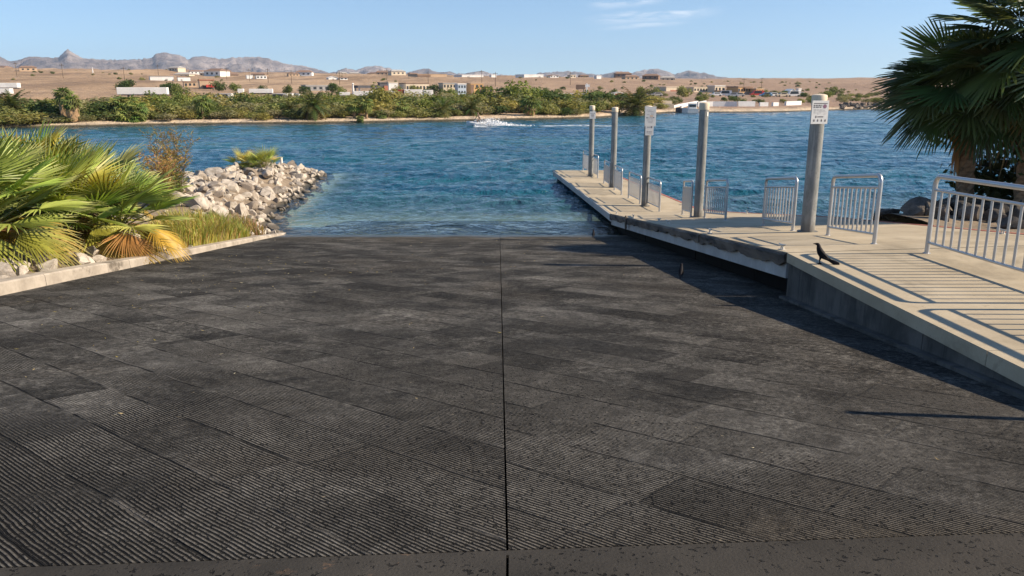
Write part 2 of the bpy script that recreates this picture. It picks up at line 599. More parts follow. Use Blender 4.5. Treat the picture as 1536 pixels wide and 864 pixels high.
def make_wall_mat():
    m, t = newmat('stained_concrete_wall')
    p = t.pos()
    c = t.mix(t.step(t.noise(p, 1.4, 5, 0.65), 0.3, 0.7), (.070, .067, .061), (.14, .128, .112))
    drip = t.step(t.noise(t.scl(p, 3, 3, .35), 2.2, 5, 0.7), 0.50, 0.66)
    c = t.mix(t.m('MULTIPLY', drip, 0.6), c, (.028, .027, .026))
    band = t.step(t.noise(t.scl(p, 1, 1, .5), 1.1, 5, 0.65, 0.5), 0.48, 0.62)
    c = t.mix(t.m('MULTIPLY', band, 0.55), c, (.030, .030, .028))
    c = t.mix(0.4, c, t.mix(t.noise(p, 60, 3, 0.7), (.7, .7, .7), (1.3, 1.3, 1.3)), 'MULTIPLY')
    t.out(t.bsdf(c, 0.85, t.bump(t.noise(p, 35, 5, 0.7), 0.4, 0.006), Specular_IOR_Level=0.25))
    return m


def make_metal_mat():
    m, t = newmat('brushed_aluminium')
    p = t.obj()
    a = t.noise(p, 6, 4, 0.6)
    c = t.mix(a, (.40, .41, .42), (.58, .58, .575))
    t.out(t.bsdf(c, t.lin(a, 0.3, 0.7, 0.34, 0.5), t.bump(t.noise(p, 80, 2), 0.05, 0.002), Metallic=0.72))
    return m


def make_pile_mat():
    m, t = newmat('weathered_galvanised_pipe')
    p = t.obj()
    a = t.noise(t.scl(p, 1, 1, .3), 5, 5, 0.65)
    c = t.mix(t.step(a, 0.3, 0.7), (.16, .17, .165), (.30, .30, .285))
    sp_ = t.step(t.noise(p, 24, 4, 0.6), 0.56, 0.66)
    c = t.mix(t.m('MULTIPLY', sp_, 0.5), c, (.10, .10, .095))
    rust = t.step(t.noise(t.scl(p, 1, 1, .25), 3.1, 5, 0.7), 0.60, 0.72)
    c = t.mix(t.m('MULTIPLY', rust, 0.55), c, (.16, .10, .06))
    wz_ = t.n('ShaderNodeSeparateXYZ', {0: p}).outputs[2]
    foot = t.step(t.m('ADD', wz_, t.m('MULTIPLY', t.noise(t.scl(p, 6, 6, 1.2), 2.0, 4), 0.5)), 0.62, 0.30)
    c = t.mix(t.m('MULTIPLY', foot, 0.6), c, (.085, .075, .06))
    drip = t.step(t.noise(t.scl(p, 9, 9, .35), 1.6, 4, .7), 0.58, 0.66)
    c = t.mix(t.m('MULTIPLY', drip, 0.45), c, (.42, .41, .38))
    t.out(t.bsdf(c, 0.6, t.bump(a, 0.15, 0.01), Metallic=0.15))
    return m


def make_rock_mat(name, a, b, d):
    m, t = newmat(name)
    p = t.obj()
    r = t.n('ShaderNodeObjectInfo').outputs['Random']
    pp = t.n('ShaderNodeVectorMath', {0: p, 1: t.n('ShaderNodeCombineXYZ', {0: t.m('MULTIPLY', r, 91), 1: t.m('MULTIPLY', r, 37), 2: r}).outputs[0]}, operation='ADD').outputs[0]
    n1 = t.noise(pp, 1.8, 6, 0.65, 0.4)
    c = t.mix(t.step(n1, 0.3, 0.7), a, b)
    c = t.mix(t.m('MULTIPLY', t.step(r, 0.60, 0.98), 0.75), c, d)
    v = t.step(t.noise(t.scl(pp, 1, 1, 3), 2.5, 5, 0.7), 0.55, 0.68)
    c = t.mix(t.m('MULTIPLY', v, 0.5), c, d)
    c = t.mix(0.5, c, t.mix(t.noise(pp, 22, 4, 0.7), (.55, .55, .55), (1.4, 1.4, 1.4)), 'MULTIPLY')
    z = t.n('ShaderNodeSeparateXYZ', {0: t.pos()}).outputs[2]
    zz = t.m('ADD', z, t.m('MULTIPLY', t.noise(t.pos(), 3, 3), 0.12))
    wet = t.step(zz, 0.26, 0.13)
    c = t.mix(t.m('MULTIPLY', wet, 0.78), c, (.050, .043, .030))
    t.out(t.bsdf(c, t.lin(wet, 0, 1, 0.85, 0.4), t.bump(t.noise(pp, 9, 6, 0.7), 0.6, 0.04), Specular_IOR_Level=t.m('MULTIPLY', t.step(z, -.05, .0), 0.25)))
    return m


def make_water_mat():
    m, t = newmat('river_water')
    p = t.pos()
    dep = t.n('ShaderNodeAttribute', attribute_name='depth').outputs[2]
    foam = t.n('ShaderNodeAttribute', attribute_name='foam').outputs[2]
    b1 = t.noise(t.scl(p, .75, 1.2, 1), 5.5, 4, 0.6, 0.3)
    b2 = t.noise(t.scl(p, 1.0, .62, 1), 1.5, 4, 0.62, 0.4)
    b3 = t.noise(t.scl(p, .62, .55, 1), 0.42, 4, 0.62, 0.6)
    calm = t.lin(dep, 0.0, 0.9, 0.45, 1.0)
    n3 = t.bump(b3, 0.9, 0.75)
    n2 = t.bump(b2, t.m('MULTIPLY', calm, 1.0), 0.36, n3)
    n1 = t.bump(b1, t.m('MULTIPLY', calm, 0.95), 0.070, n2)
    big = t.noise(t.scl(p, .35, 1.0, 1), 0.06, 4, 0.6, 0.8)
    c = t.mix(t.step(big, 0.35, 0.65), (.004, .053, .102), (.008, .086, .113))
    c = t.mix(t.step(dep, 1.8, 0.1), c, (.030, .068, .072))
    sh = t.bsdf(c, 0.07, n1, IOR=1.333, Specular_IOR_Level=0.5)
    tr = t.n('ShaderNodeBsdfTransparent', {0: (.50, .70, .68)}).outputs[0]
    gl = t.n('ShaderNodeBsdfGlossy', {0: (1, 1, 1), 'Roughness': 0.06, 'Normal': n1}).outputs[0]
    fr = t.n('ShaderNodeFresnel', {0: 1.333, 'Normal': n1}).outputs[0]
    clear = t.n('ShaderNodeMixShader', {0: fr, 1: tr, 2: gl}).outputs[0]
    k = t.step(dep, 0.02, 0.75, 0.10, 1.0)
    ws = t.n('ShaderNodeMixShader', {0: k, 1: clear, 2: sh}).outputs[0]
    fo = t.bsdf((.80, .83, .86), 0.8)
    fm = t.m('MULTIPLY', foam, t.step(t.noise(t.scl(p, .4, 1, 1), 2.2, 5, 0.7), 0.38, 0.6), clamp=True)
    t.out(t.n('ShaderNodeMixShader', {0: fm, 1: ws, 2: fo}).outputs[0])
    return m


def make_terrain_mat():
    m, t = newmat('desert_sand_and_scrub')
    p = t.pos()
    beach = t.n('ShaderNodeAttribute', attribute_name='beach').outputs[2]
    town = t.n('ShaderNodeAttribute', attribute_name='gravel').outputs[2]
    a = t.noise(t.scl(p, 1, .6, 1), 0.012, 6, 0.6, 0.5)
    c = t.mix(t.step(a, 0.36, 0.64), (.30, .205, .125), (.47, .335, .215))
    g = t.noise(t.scl(p, 1.5, .35, 1), 0.035, 6, 0.65, 0.8)
    c = t.mix(t.m('MULTIPLY', t.step(g, 0.48, 0.62), 0.65), c, (.20, .14, .09))
    scr = t.step(t.noise(p, 0.22, 4, 0.7), 0.60, 0.66)
    c = t.mix(t.m('MULTIPLY', scr, 0.75), c, (.14, .115, .065))
    scr2 = t.step(t.noise(t.scl(p, .5, .2, 1), 0.05, 5, 0.75), 0.57, 0.62)
    c = t.mix(t.m('MULTIPLY', scr2, 0.5), c, (.17, .12, .085))
    c = t.mix(town, c, t.mix(t.noise(p, .06, 5, .7), (.24, .155, .115), (.38, .28, .20)))
    c = t.mix(beach, c, t.mix(t.noise(p, .5, 4), (.50, .39, .27), (.62, .51, .38)))
    z = t.n('ShaderNodeSeparateXYZ', {0: p}).outputs[2]
    c = t.mix(t.step(z, 0.22, 0.08), c, (.10, .085, .055))
    t.out(t.bsdf(c, 0.9, t.bump(t.noise(p, 0.05, 8, 0.7), 0.9, 4.0), Specular_IOR_Level=0.15))
    return m


def make_mountain_mat():
    m, t = newmat('bare_mountain_rock')
    p = t.pos()
    a = t.noise(t.scl(p, 1, 1, 3), 0.0028, 7, 0.65, 0.6)
    c = t.mix(t.step(a, 0.36, 0.64), (.15, .13, .125), (.43, .37, .335))
    b = t.noise(t.scl(p, 1, 1, 6), 0.008, 6, 0.7)
    c = t.mix(t.m('MULTIPLY', t.step(b, 0.5, 0.62), 0.5), c, (.20, .15, .13))
    t.out(t.bsdf(c, 0.95, t.bump(t.noise(p, 0.010, 8, 0.75), 1.0, 45.0), Specular_IOR_Level=0.1))
    return m


M = {}
M['ramp'] = make_ramp_mat()
M['apron'] = make_apron_mat()
M['deck'] = make_deck_mat('tan_deck_concrete', (.37, .310, .218), (.48, .410, .295), (.22, .185, .13))  # tan is the concrete's own colour
M['wall'] = make_wall_mat()
M['metal'] = make_metal_mat()
M['pile'] = make_pile_mat()
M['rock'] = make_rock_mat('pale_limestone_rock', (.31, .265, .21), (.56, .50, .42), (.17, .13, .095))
M['darkrock'] = make_rock_mat('dark_basalt', (.075, .066, .056), (.17, .145, .12), (.055, .05, .045))  # dark is this rock's own colour, here and on the far shore
M['water'] = make_water_mat()
M['terrain'] = make_terrain_mat()
M['mountain'] = make_mountain_mat()
M['soil'] = pmat('gravelly_bank_soil', (.17, .13, .09), (.28, .22, .155), 2.5, 0.9, 0.6, 0.03, 14, coord='pos', stain=((.14, .11, .07), .55))
_m = M['soil'].node_tree
_z = _m.nodes.new('ShaderNodeSeparateXYZ')
_m.links.new([n for n in _m.nodes if n.type == 'NEW_GEOMETRY'][0].outputs['Position'], _z.inputs[0])
_r = _m.nodes.new('ShaderNodeMapRange')
_r.inputs[1].default_value, _r.inputs[2].default_value, _r.inputs[3].default_value, _r.inputs[4].default_value = .02, .22, 1, 0
_m.links.new(_z.outputs[2], _r.inputs[0])
_x = _m.nodes.new('ShaderNodeMix')
_x.data_type = 'RGBA'
_b = [n for n in _m.nodes if n.type == 'BSDF_PRINCIPLED'][0]
_m.links.new(_b.inputs['Base Color'].links[0].from_socket, _x.inputs[6])
_x.inputs[7].default_value = (.035, .034, .028, 1)
_m.links.new(_r.outputs[0], _x.inputs[0])
_m.links.new(_x.outputs[2], _b.inputs['Base Color'])
M['kerb'] = pmat('weathered_kerb_concrete', (.29, .25, .20), (.44, .385, .315), 2.2, 0.85, 0.35, 0.008, 40, coord='pos', stain=((.13, .11, .085), .54))
M['fascia'] = pmat('pale_fascia_concrete', (.42, .40, .37), (.55, .53, .49), 1.5, 0.8, 0.3, 0.006, 30, coord='pos', stain=((.22, .20, .18), .6))
M['rub'] = pmat('splintered_rub_timber', (.055, .045, .036), (.20, .155, .115), 1.6, 0.85, 0.7, 0.02, 12, coord='pos', stretch=(2, .5, 3), stain=((.03, .027, .025), .52))
M['black'] = pmat('black_float_shade', (.003, .003, .003), (.005, .005, .005), 3, 0.8, 0, spec=.1)  # near-black so the gap under the dock reads as deep shade
M['redpaint'] = pmat('faded_red_edge_paint', (.34, .09, .06), (.44, .17, .12), 3, 0.7, 0.2, 0.004, coord='pos', stain=((.42, .32, .25), .58))
M['cap'] = pmat('cream_pile_cap', (.62, .52, .38), (.74, .64, .50), 4, 0.6, 0.1, rnd=.06)
M['sign'] = pmat('white_sign_sheet', (.74, .72, .68), (.80, .78, .74), 4, 0.5, 0)
M['ink'] = pmat('dark_print', (.10, .09, .09), (.15, .13, .13), 5, 0.6, 0)
M['fade'] = pmat('faded_grey_print', (.42, .40, .38), (.50, .47, .45), 8, 0.6, 0)
M['orangeprint'] = pmat('faded_orange_print', (.70, .50, .36), (.76, .60, .46), 8, 0.6, 0)
M['purple'] = pmat('purple_print', (.22, .10, .16), (.32, .18, .24), 5, 0.6, 0)
M['cleat'] = pmat('cast_galvanised_cleat', (.50, .47, .41), (.62, .58, .50), 9, 0.5, 0.1, metal=.3)
M['leaf'] = leafmat('fan_palm_leaf', 0.28, 0.42, 0.08)
M['leaf2'] = leafmat('shrub_leaf', 0.35, 0.6, 0.28, 0.15)
M['trunk'] = pmat('palm_trunk_boots', (.13, .085, .05), (.36, .24, .14), 5, 0.9, 0.8, 0.03, 12, stretch=(1, 1, 2.2))
M['bark'] = pmat('shrub_bark', (.10, .075, .05), (.20, .15, .10), 6, 0.9, 0.5)
M['skirt'] = pmat('dead_palm_skirt', (.22, .14, .075), (.45, .30, .17), 3, 0.9, 0.8, 0.1, 6, stretch=(2, 2, .4))
M['bird'] = pmat('glossy_black_feathers', (.006, .006, .008), (.012, .011, .016), 12, 0.65, 0, spec=.15)
M['postwhite'] = pmat('white_marker_paint', (.72, .68, .6), (.8, .76, .68), 5, 0.6, 0.1)

# ------------------------------------------------------------------ far shore and terrain
SH = [(-900, 190.5), (-500, 192), (-200, 191.5), (0, 191), (130, 189.5), (200, 187.5), (300, 186), (400, 185), (500, 184), (600, 182.3), (640, 181.2), (700, 180.5), (768, 179),
      (830, 178), (900, 176), (950, 172), (985, 170), (1000, 168.8), (1040, 168.5), (1100, 168.5), (1150, 168.2), (1200, 167), (1250, 165), (1330, 163.5),
      (1500, 163), (1700, 163), (2300, 163)]
SHP = [onz(x, y, 0) for x, y in SH]
SH_AZ = np.array([math.atan2(p.x, p.y) for p in SHP])
SH_R = np.array([math.hypot(p.x, p.y) for p in SHP])


def shore_r(a):
    return np.interp(a, SH_AZ, SH_R)


def az_of(x):
    return math.atan2((x - 768) / 1200, 0.995)


AZK = np.array([az_of(x) for x in (-300, 150, 450, 850, 1080, 1250, 1700)])
RK = [260, 330, 450, 600, 800, 1150, 1700, 2600, 3800, 5200]
HK = {260: [2.0, 2.0, 2.0, 1.5, 1.1, 1.1, 1.6],
      330: [5.0, 4.6, 3.2, 2.2, 1.5, 1.6, 2.4],
      450: [9.0, 8.5, 7.0, 6.0, 2.5, 2.7, 4.0],
      600: [12.5, 12, 11.5, 11.6, 7.6, 6.6, 6.6],
      800: [17.5, 17.0, 16.4, 14.0, 10.0, 9.6, 9.6],
      1150: [23, 22, 21, 17.0, 14.0, 12.6, 12.6],
      1700: [33, 32, 30, 22, 20, 18, 18],
      2600: [46, 44, 41, 29, 27, 27.5, 29],
      3800: [66, 64, 58, 37, 35, 37, 40],
      5200: [90, 86, 74, 44, 44, 38, 40]}
HT = np.array([[HK[r][j] for j in range(7)] for r in RK])


def terrain_z(a, r):
    a = np.asarray(a, float)
    r = np.asarray(r, float)
    sr = shore_r(a)
    d = r - sr
    near = np.interp(d, [-60, -12, 0, 4, 14, 60], [-3.0, -1.4, 0.02, .45, .8, 1.1])
    cols = np.stack([np.interp(a, AZK, HT[i]) for i in range(len(RK))], 0)
    lr = np.log(np.maximum(r, 1))
    lk = np.log(np.array(RK))
    out = np.zeros_like(r + a)
    lo = np.clip(np.searchsorted(lk, lr) - 1, 0, len(RK) - 2)
    tt = np.clip((lr - lk[lo]) / (lk[lo + 1] - lk[lo]), 0, 1)
    if out.ndim == 0:
        far = cols[lo] * (1 - tt) + cols[lo + 1] * tt
    else:
        A = np.take_along_axis(np.broadcast_to(cols, (len(RK),) + out.shape), lo[None], 0)[0]
        B = np.take_along_axis(np.broadcast_to(cols, (len(RK),) + out.shape), (lo + 1)[None], 0)[0]
        far = A * (1 - tt) + B * tt
    k = np.clip(d / 110.0, 0, 1)
    k = k * k * (3 - 2 * k)
    base = near * (1 - k) + np.where(r > RK[0], far, np.maximum(near, 1.1)) * k
    x, y = r * np.sin(a), r * np.cos(a)
    amp = np.clip((r - 300) / 900, 0, 1)
    hill = (fbm(x / 130 + 5, y / 170, 5, 3, True) - 0.62) * 12 * np.clip((r - 330) / 500, 0, 1) + (fbm(x / 420, y / 500, 4, 9, True) - 0.64) * 20 * np.clip((r - 900) / 1800, 0, 1)
    left = np.interp(a, AZK, [1.2, 1.2, .8, .35, .5, .75, .8])
    return base + hill * left


def gz(x, y):
    return float(terrain_z(np.array(math.atan2(x, y)), np.array(math.hypot(x, y))))


def place(px, Y):
    """a point of the far side: photo column px at forward distance Y, on the terrain"""
    x = (px - 768) / 1200 * Y / 1.003
    return Vector((x, Y, gz(x, Y)))


def ht(ytop, Y):
    return CAM_Z + Y * (ray(768, ytop).z / ray(768, ytop).y)


aa = np.linspace(R(-56), R(52), 420)
rr = np.concatenate([np.linspace(78, 240, 130), np.geomspace(242, 5600, 190)])
AG, RG = np.meshgrid(aa, rr)
ZG = terrain_z(AG, RG)
dG = RG - shore_r(AG)
beach = np.clip(1 - (dG - 1.5) / (4.5 + 8 * vnoise(AG * 70, RG * 0, 4)), 0, 1)
azr = np.interp(AG, [az_of(930), az_of(1010), az_of(1260), az_of(1330)], [0, 1, 1, .2])
gravel = np.clip((dG - 4) / 6, 0, 1) * np.maximum(np.clip((420 - RG) / 150, 0, 1) * np.maximum(azr, 0.25), np.interp(AG, [az_of(560), az_of(1000)], [.12, .72]))
tag(grid_mesh('desert_ground', RG * np.sin(AG), RG * np.cos(AG), ZG, M['terrain'], {'beach': beach, 'gravel': gravel}), kind='structure')

# mountains: three real ranges of ridged relief, 5.5 to 8 km away
SKYL = [(-300, 92), (-120, 86), (-60, 94), (0, 91), (20, 95), (28, 88), (42, 96), (50, 97), (75, 91), (118, 91), (126, 84), (132, 80), (139, 85), (150, 91), (170, 93), (215, 93), (250, 90),
        (258, 85), (270, 81), (280, 85), (290, 84), (302, 91), (315, 87), (335, 87), (345, 90), (370, 88), (395, 86), (420, 89), (445, 97), (470, 100), (495, 106), (504, 110), (512, 108),
        (530, 102), (543, 106), (560, 99), (572, 98.5), (590, 101), (602, 108), (612, 110), (626, 106), (636, 103), (648, 103), (660, 108), (672, 108), (680, 107), (690, 110), (700, 109),
        (708, 107), (716, 107), (724, 105), (733, 108), (742, 112), (780, 113), (800, 112), (808, 109), (820, 108), (850, 106), (862, 108), (875, 110), (895, 112), (905, 110), (918, 107),
        (925, 107), (938, 110), (948, 107), (960, 105), (974, 103), (990, 106), (1003, 112), (1008, 109), (1016, 107), (1024, 105), (1032, 108), (1042, 109), (1064, 115), (1085, 118), (1120, 121), (1400, 122), (1800, 118)]
ma = np.linspace(R(-50), R(44), 900)
mr = np.linspace(5200, 8200, 90)
MA, MR = np.meshgrid(ma, mr)
s_az = np.array([az_of(x) for x, y in SKYL])
JAG = (fbm(ma * 210, ma * 0 + 3, 4, 77, True) - .62) * 3.2 / 1200
s_e = np.array([ht(y, 1000.) - CAM_Z for x, y in SKYL]) / 1000.
E1 = np.interp(MA, s_az, s_e) + JAG[None, :] * np.interp(ma, [az_of(480), az_of(1060), az_of(1120)], [1, 1, 0])[None, :]
PEAK = 6500.
tt = (MR - 5200) / (PEAK - 5200)
prof = np.where(tt < 1, np.clip(tt, 0, 1) ** 1.25, np.clip(1 - (MR - PEAK) / 1700, 0, 1))
mx, my = MR * np.sin(MA), MR * np.cos(MA)
rid = fbm(mx / 330, my / 420, 6, 21, True)
rid2 = fbm(mx / 110, my / 140, 4, 40, True)
MZ = 40 + (E1 * PEAK + CAM_Z - 40) * prof * (1 - (1 - prof) * 1.5 * (0.78 - rid)) + (rid2 - .6) * 70 * np.clip(prof * (1 - prof) * 4, 0, 1)
MZ = np.minimum(MZ, E1 * MR + CAM_Z + 2)
tag(grid_mesh('mountains', mx, my, MZ, M['mountain']), kind='structure')

# ------------------------------------------------------------------ near ground: ramp, apron, banks
XC = -0.02                      # centre joint


def jointY(x):
    return 3.27 + 0.076 * x


SKEW = -0.0165


def slab(name, x0, x1, y0f, y1, mat, thick=0.3, n=20, m=40, joint_right=True):
    b = MB()
    vs, fs = [], []
    for j in range(m + 1):
        for i in range(n + 1):
            x = x0 + (x1 - x0) * i / n
            ya = y0f(x)
            y = ya + (y1 - ya) * j / m
            x += SKEW * (y - 3.2) * (i / n if joint_right else 1 - i / n)
            vs.append((x, y, ramp_z(y)))
    for j in range(m):
        for i in range(n):
            a = j * (n + 1) + i
            fs.append((a, a + 1, a + n + 2, a + n + 1))
    o = len(vs)
    ring = [i for i in range(n + 1)] + [j * (n + 1) + n for j in range(1, m + 1)] + [m * (n + 1) + i for i in range(n - 1, -1, -1)] + [j * (n + 1) for j in range(m - 1, 0, -1)]
    for i in ring:
        x, y, z = vs[i]
        vs.append((x, y, z - thick))
    L = len(ring)
    for i in range(L):
        fs.append((ring[i], o + i, o + (i + 1) % L, ring[(i + 1) % L]))
    b.add(vs, fs)
    return tag(b.build(name, mat), kind='structure')


slab('boat_ramp', -7.82, XC - 0.0055, lambda x: jointY(x) + 0.006, 38, M['ramp'])
slab('boat_ramp', XC + 0.0055, 9.3, lambda x: jointY(x) + 0.006, 38, M['ramp'], joint_right=False)
# short approach slabs under the photographer, 4 cm ledge strip along the joint
b = MB()
for x0, x1, dz in ((-14, XC - 0.006, 0.0), (XC + 0.006, 14, 0.004)):
    b.prism([(x0, -8), (x1, -8), (x1, jointY(x1) - 0.055), (x0, jointY(x0) - 0.055)], lambda x, y: ramp_z(max(y, 1.2)) - 0.3, lambda x, y: ramp_z(y) + 0.006 + dz)
tag(b.build('pavement', M['apron']), kind='structure')
b = MB()
b.prism([(-7.8, jointY(-7.8) - 0.047), (9, jointY(9) - 0.047), (9, jointY(9)), (-7.8, jointY(-7.8))], lambda x, y: ramp_z(y) - 0.2, lambda x, y: ramp_z(y) - 0.001)
tag(b.build('pavement_edge', M['apron']), kind='structure')
b = MB()
b.prism([(-14, -8), (14, -8), (14, 38), (-14, 38)], lambda x, y: ramp_z(y) - 0.5, lambda x, y: ramp_z(y) - 0.31)
tag(b.build('ground_base', M['soil']), kind='structure')

# left kerb: jointed lengths
b = MB()
ky = 4.0
while ky < 27.2:
    ke = min(ky + rng.uniform(2.9, 3.2), 27.4)

    def top(y):
        return ramp_z(y) + float(np.interp(y, [4, 14, 18, 24, 27.4], [.21, .20, .15, .12, .06]))
    ys = np.linspace(ky, ke - 0.012, 5)
    for y0, y1 in zip(ys[:-1], ys[1:]):
        pass
    vs, fs = [], []
    for y in ys:
        zt = top(y)
        off = 0.012 * math.sin(y * 1.7)
        for x, z in ((-7.80 + off, ramp_z(y) - .1), (-7.815 + off, zt - .025), (-7.84 + off, zt), (-8.06 + off, zt + .008), (-8.09 + off, zt - .02), (-8.09 + off, ramp_z(y) - .2)):
            vs.append((x, y, z))
    for j in range(len(ys) - 1):
        for i in range(5):
            a = j * 6 + i
            fs.append((a, a + 6, a + 7, a + 1))
    fs.append((0, 1, 2, 3, 4, 5))
    e = (len(ys) - 1) * 6
    fs.append((e + 5, e + 4, e + 3, e + 2, e + 1, e))
    b.add(vs, fs)
    ky = ke
tag(b.build('kerb', M['kerb']), kind='structure')


# left bank and jetty core
def edge_x(y):
    return np.interp(y, [0, 26.3, 28, 31.5, 40, 46.8], [-7.95, -7.95, -8.3, -9.15, -9.9, -10.7])


def bank_z(x, y):
    x = np.asarray(x, float)
    y = np.asarray(y, float)
    e = edge_x(y)
    he = np.where(y < 27, np.maximum(ramp_z(y), 0) + np.interp(y, [0, 14, 22, 27], [.10, .10, .06, 0]), -0.12)
    crest = np.interp(y, [0, 14, 20, 26, 32, 43, 46, 47.6], [2.3, 2.0, 1.5, 1.05, .92, .74, .35, -.3])
    cw = np.interp(y, [0, 18, 26, 32, 44, 47], [14, 11, 7.0, 5.2, 4.2, 1.6])
    d = e - x
    up = he + np.clip(d - 0.1, 0, 99) * np.interp(y, [0, 20, 27, 46], [.10, .16, .42, .42])
    z = np.minimum(up, np.maximum(crest, he + .0))
    z = np.where(d > cw, z - (d - cw) * .42, z)
    z = np.where((d < 0) & (y > 27), z + d * .45, z)
    return np.maximum(z, -2) + (vnoise(x * 1.3, y * 1.3, 5) - .5) * .12 * np.clip(d, 0, 1)


bx, by = np.meshgrid(np.linspace(-34, -7.9, 130), np.linspace(-6, 49, 170))
BX = edge_x(by) - (1 - (bx - bx.min()) / (bx.max() - bx.min())) ** 1.6 * 26
tag(grid_mesh('bank_soil', BX, by, bank_z(BX, by), M['soil']), kind='structure')


# right bank beyond the walkway
def rbank_z(x, y):
    x = np.asarray(x, float)
    y = np.asarray(y, float)
    base = np.interp(y, [0, 10, 15, 19, 21.5, 25], [2.6, 2.35, 2.0, 1.75, 1.0, -.8])
    yy = y - np.clip((x - 9) * .14, 0, 3)
    base = np.interp(yy, [0, 10, 15, 18.8, 21.4, 25], [2.6, 2.42, 2.12, 1.95, 1.35, -.9])
    return base + (vnoise(x * 1.1, y * 1.1, 8) - .5) * .16


gx, gy = np.meshgrid(np.linspace(8.95, 40, 90), np.linspace(-6, 28, 90))
tag(grid_mesh('bank_earth', gx, gy, rbank_z(gx, gy), M['soil']), kind='structure')

# ------------------------------------------------------------------ river
wa = np.linspace(R(-54), R(50), 760)
wr = np.geomspace(16.0, 235, 860)
WA, WR = np.meshgrid(wa, wr)
wx, wy = WR * np.sin(WA), WR * np.cos(WA)
sp_r = WR * math.log(235 / 16.0) / 860
nr = np.random.RandomState(4)
wz = np.zeros_like(wx)
gust = 0.55 + 0.9 * fbm(wx / 17, wy / 30, 4, 31)
for i in range(64):
    lam = 0.40 * (7.5 / 0.40) ** (i / 63.)
    th = R(90) + nr.normal(0, R(30))
    k = 2 * PI / lam
    ampl = 0.0085 * lam ** 0.62
    att = np.clip((lam / sp_r - 2.2) / 2.0, 0, 1)
    ph = nr.uniform(0, 2 * PI) + 1.6 * (vnoise(wx / (lam * 6), wy / (lam * 6), i) - .5) * 4
    wz += ampl * att * np.sin(k * (wx * math.cos(th) + wy * math.sin(th)) + ph)
wz *= gust * 0.55
bz = np.where(wx < -7.85, np.maximum(bank_z(wx, wy), np.where(wx > -7.82, ramp_z(wy), -9)), np.where((wx > 8.95), rbank_z(wx, wy), ramp_z(wy)))
bz = np.where((wx > -9.2) & (wx < -7.0) & (wy > 27.5), np.maximum(bank_z(wx, wy), ramp_z(wy)), bz)
bz = np.where(wy > 38, np.minimum(bank_z(wx, wy), -0.0), bz)
tz = terrain_z(WA, WR)
depth = -np.where(WR > 80, tz, bz)
depth = np.where((WR > 48) & (WR < 80), 3.0, depth)
depth = np.clip(depth, 0, 4)
wz *= np.clip(depth / 1.1, 0.15, 1.0)
wp = onz(716, 189.5)
# wake of the watercraft: trail to the right of it
foam = np.zeros_like(wx)
dx = wx - wp.x
trail = np.interp(dx, [-.5, 0, 7, 16, 22], [0, 1, .95, .55, 0]) * np.exp(-((wy - (wp.y + 0.10 * dx)) / np.interp(dx, [0, 6, 16], [.9, .75, .6])) ** 2)
foam = np.maximum(foam, trail * (dx > -.6) * 1.6)
for (x0, y0, x1, y1, g) in ((680, 246, 785, 239, .35), (600, 214, 690, 211, .15), (1130, 208, 1230, 205, .2)):  # pale streaks on open water, carried by the foam mask
    p0, p1 = onz(x0, y0), onz(x1, y1)
    tpar = np.clip(((wx - p0.x) * (p1.x - p0.x) + (wy - p0.y) * (p1.y - p0.y)) / ((p1.x - p0.x) ** 2 + (p1.y - p0.y) ** 2), 0, 1)
    dd = np.hypot(wx - p0.x - tpar * (p1.x - p0.x), wy - p0.y - tpar * (p1.y - p0.y))
    foam = np.maximum(foam, g * np.exp(-(dd / .35) ** 2) * np.sin(PI * np.clip(tpar, .02, .98)))
river = grid_mesh('river_water', wx, wy, wz, M['water'], {'depth': depth, 'foam': np.clip(foam, 0, 1)})
tag(river, kind='structure')

# ------------------------------------------------------------------ walkway and boarding dock
def ledge(y):
    return float(np.interp(y, [-10, 11.62, 28.7, 44.3], [4.10, 4.08, 3.57, 2.27]))


def redge(y):
    return float(np.interp(y, [-10, 11.62, 22, 26.5, 29.3, 44.4], [9.0, 8.9, 8.65, 7.4, 7.0, 5.0]))


def strip(b, xl, xr, y0, y1, zt, zb, n=6, k=4, mi=0):
    """deck-like slab between two x functions, following zt(x,y) on top and zb below"""
    ys = np.linspace(y0, y1, n + 1)
    vs, fs = [], []
    for zf in (zt, zb):
        for y in ys:
            for i in range(k + 1):
                x = xl(y) + (xr(y) - xl(y)) * i / k
                vs.append((x, y, zf(x, y)))
    o = (n + 1) * (k + 1)
    for j in range(n):
        for i in range(k):
            a = j * (k + 1) + i
            fs.append((a, a + 1, a + k + 2, a + k + 1))
            fs.append((o + a, o + a + k + 1, o + a + k + 2, o + a + 1))
    for j in range(n):
        a = j * (k + 1)
        fs.append((a, a + k + 1, o + a + k + 1, o + a))
        a = j * (k + 1) + k
        fs.append((a, o + a, o + a + k + 1, a + k + 1))
    for i in range(k):
        fs.append((i, o + i, o + i + 1, i + 1))
        a = n * (k + 1) + i
        fs.append((a, a + 1, o + a + 1, o + a))
    b.add(vs, fs, mi=mi)


# fixed concrete walkway
wk = empty('concrete_walkway', (6.4, 6, 2.5))
tag(wk, 'fixed tan concrete walkway with stained side wall, lined by the long railings', 'walkway')


def child(b, name, mat, parent, smooth=None, bev=None):
    """build in world space, keep it there under a parent"""
    o = b.build(name, mat, None, smooth)
    o.parent = parent
    o.matrix_parent_inverse = Matrix.Translation(-Vector(parent.location)) if parent.rotation_euler.z == 0 else (Matrix.Translation(Vector(parent.location)) @ parent.rotation_euler.to_matrix().to_4x4()).inverted()
    return o


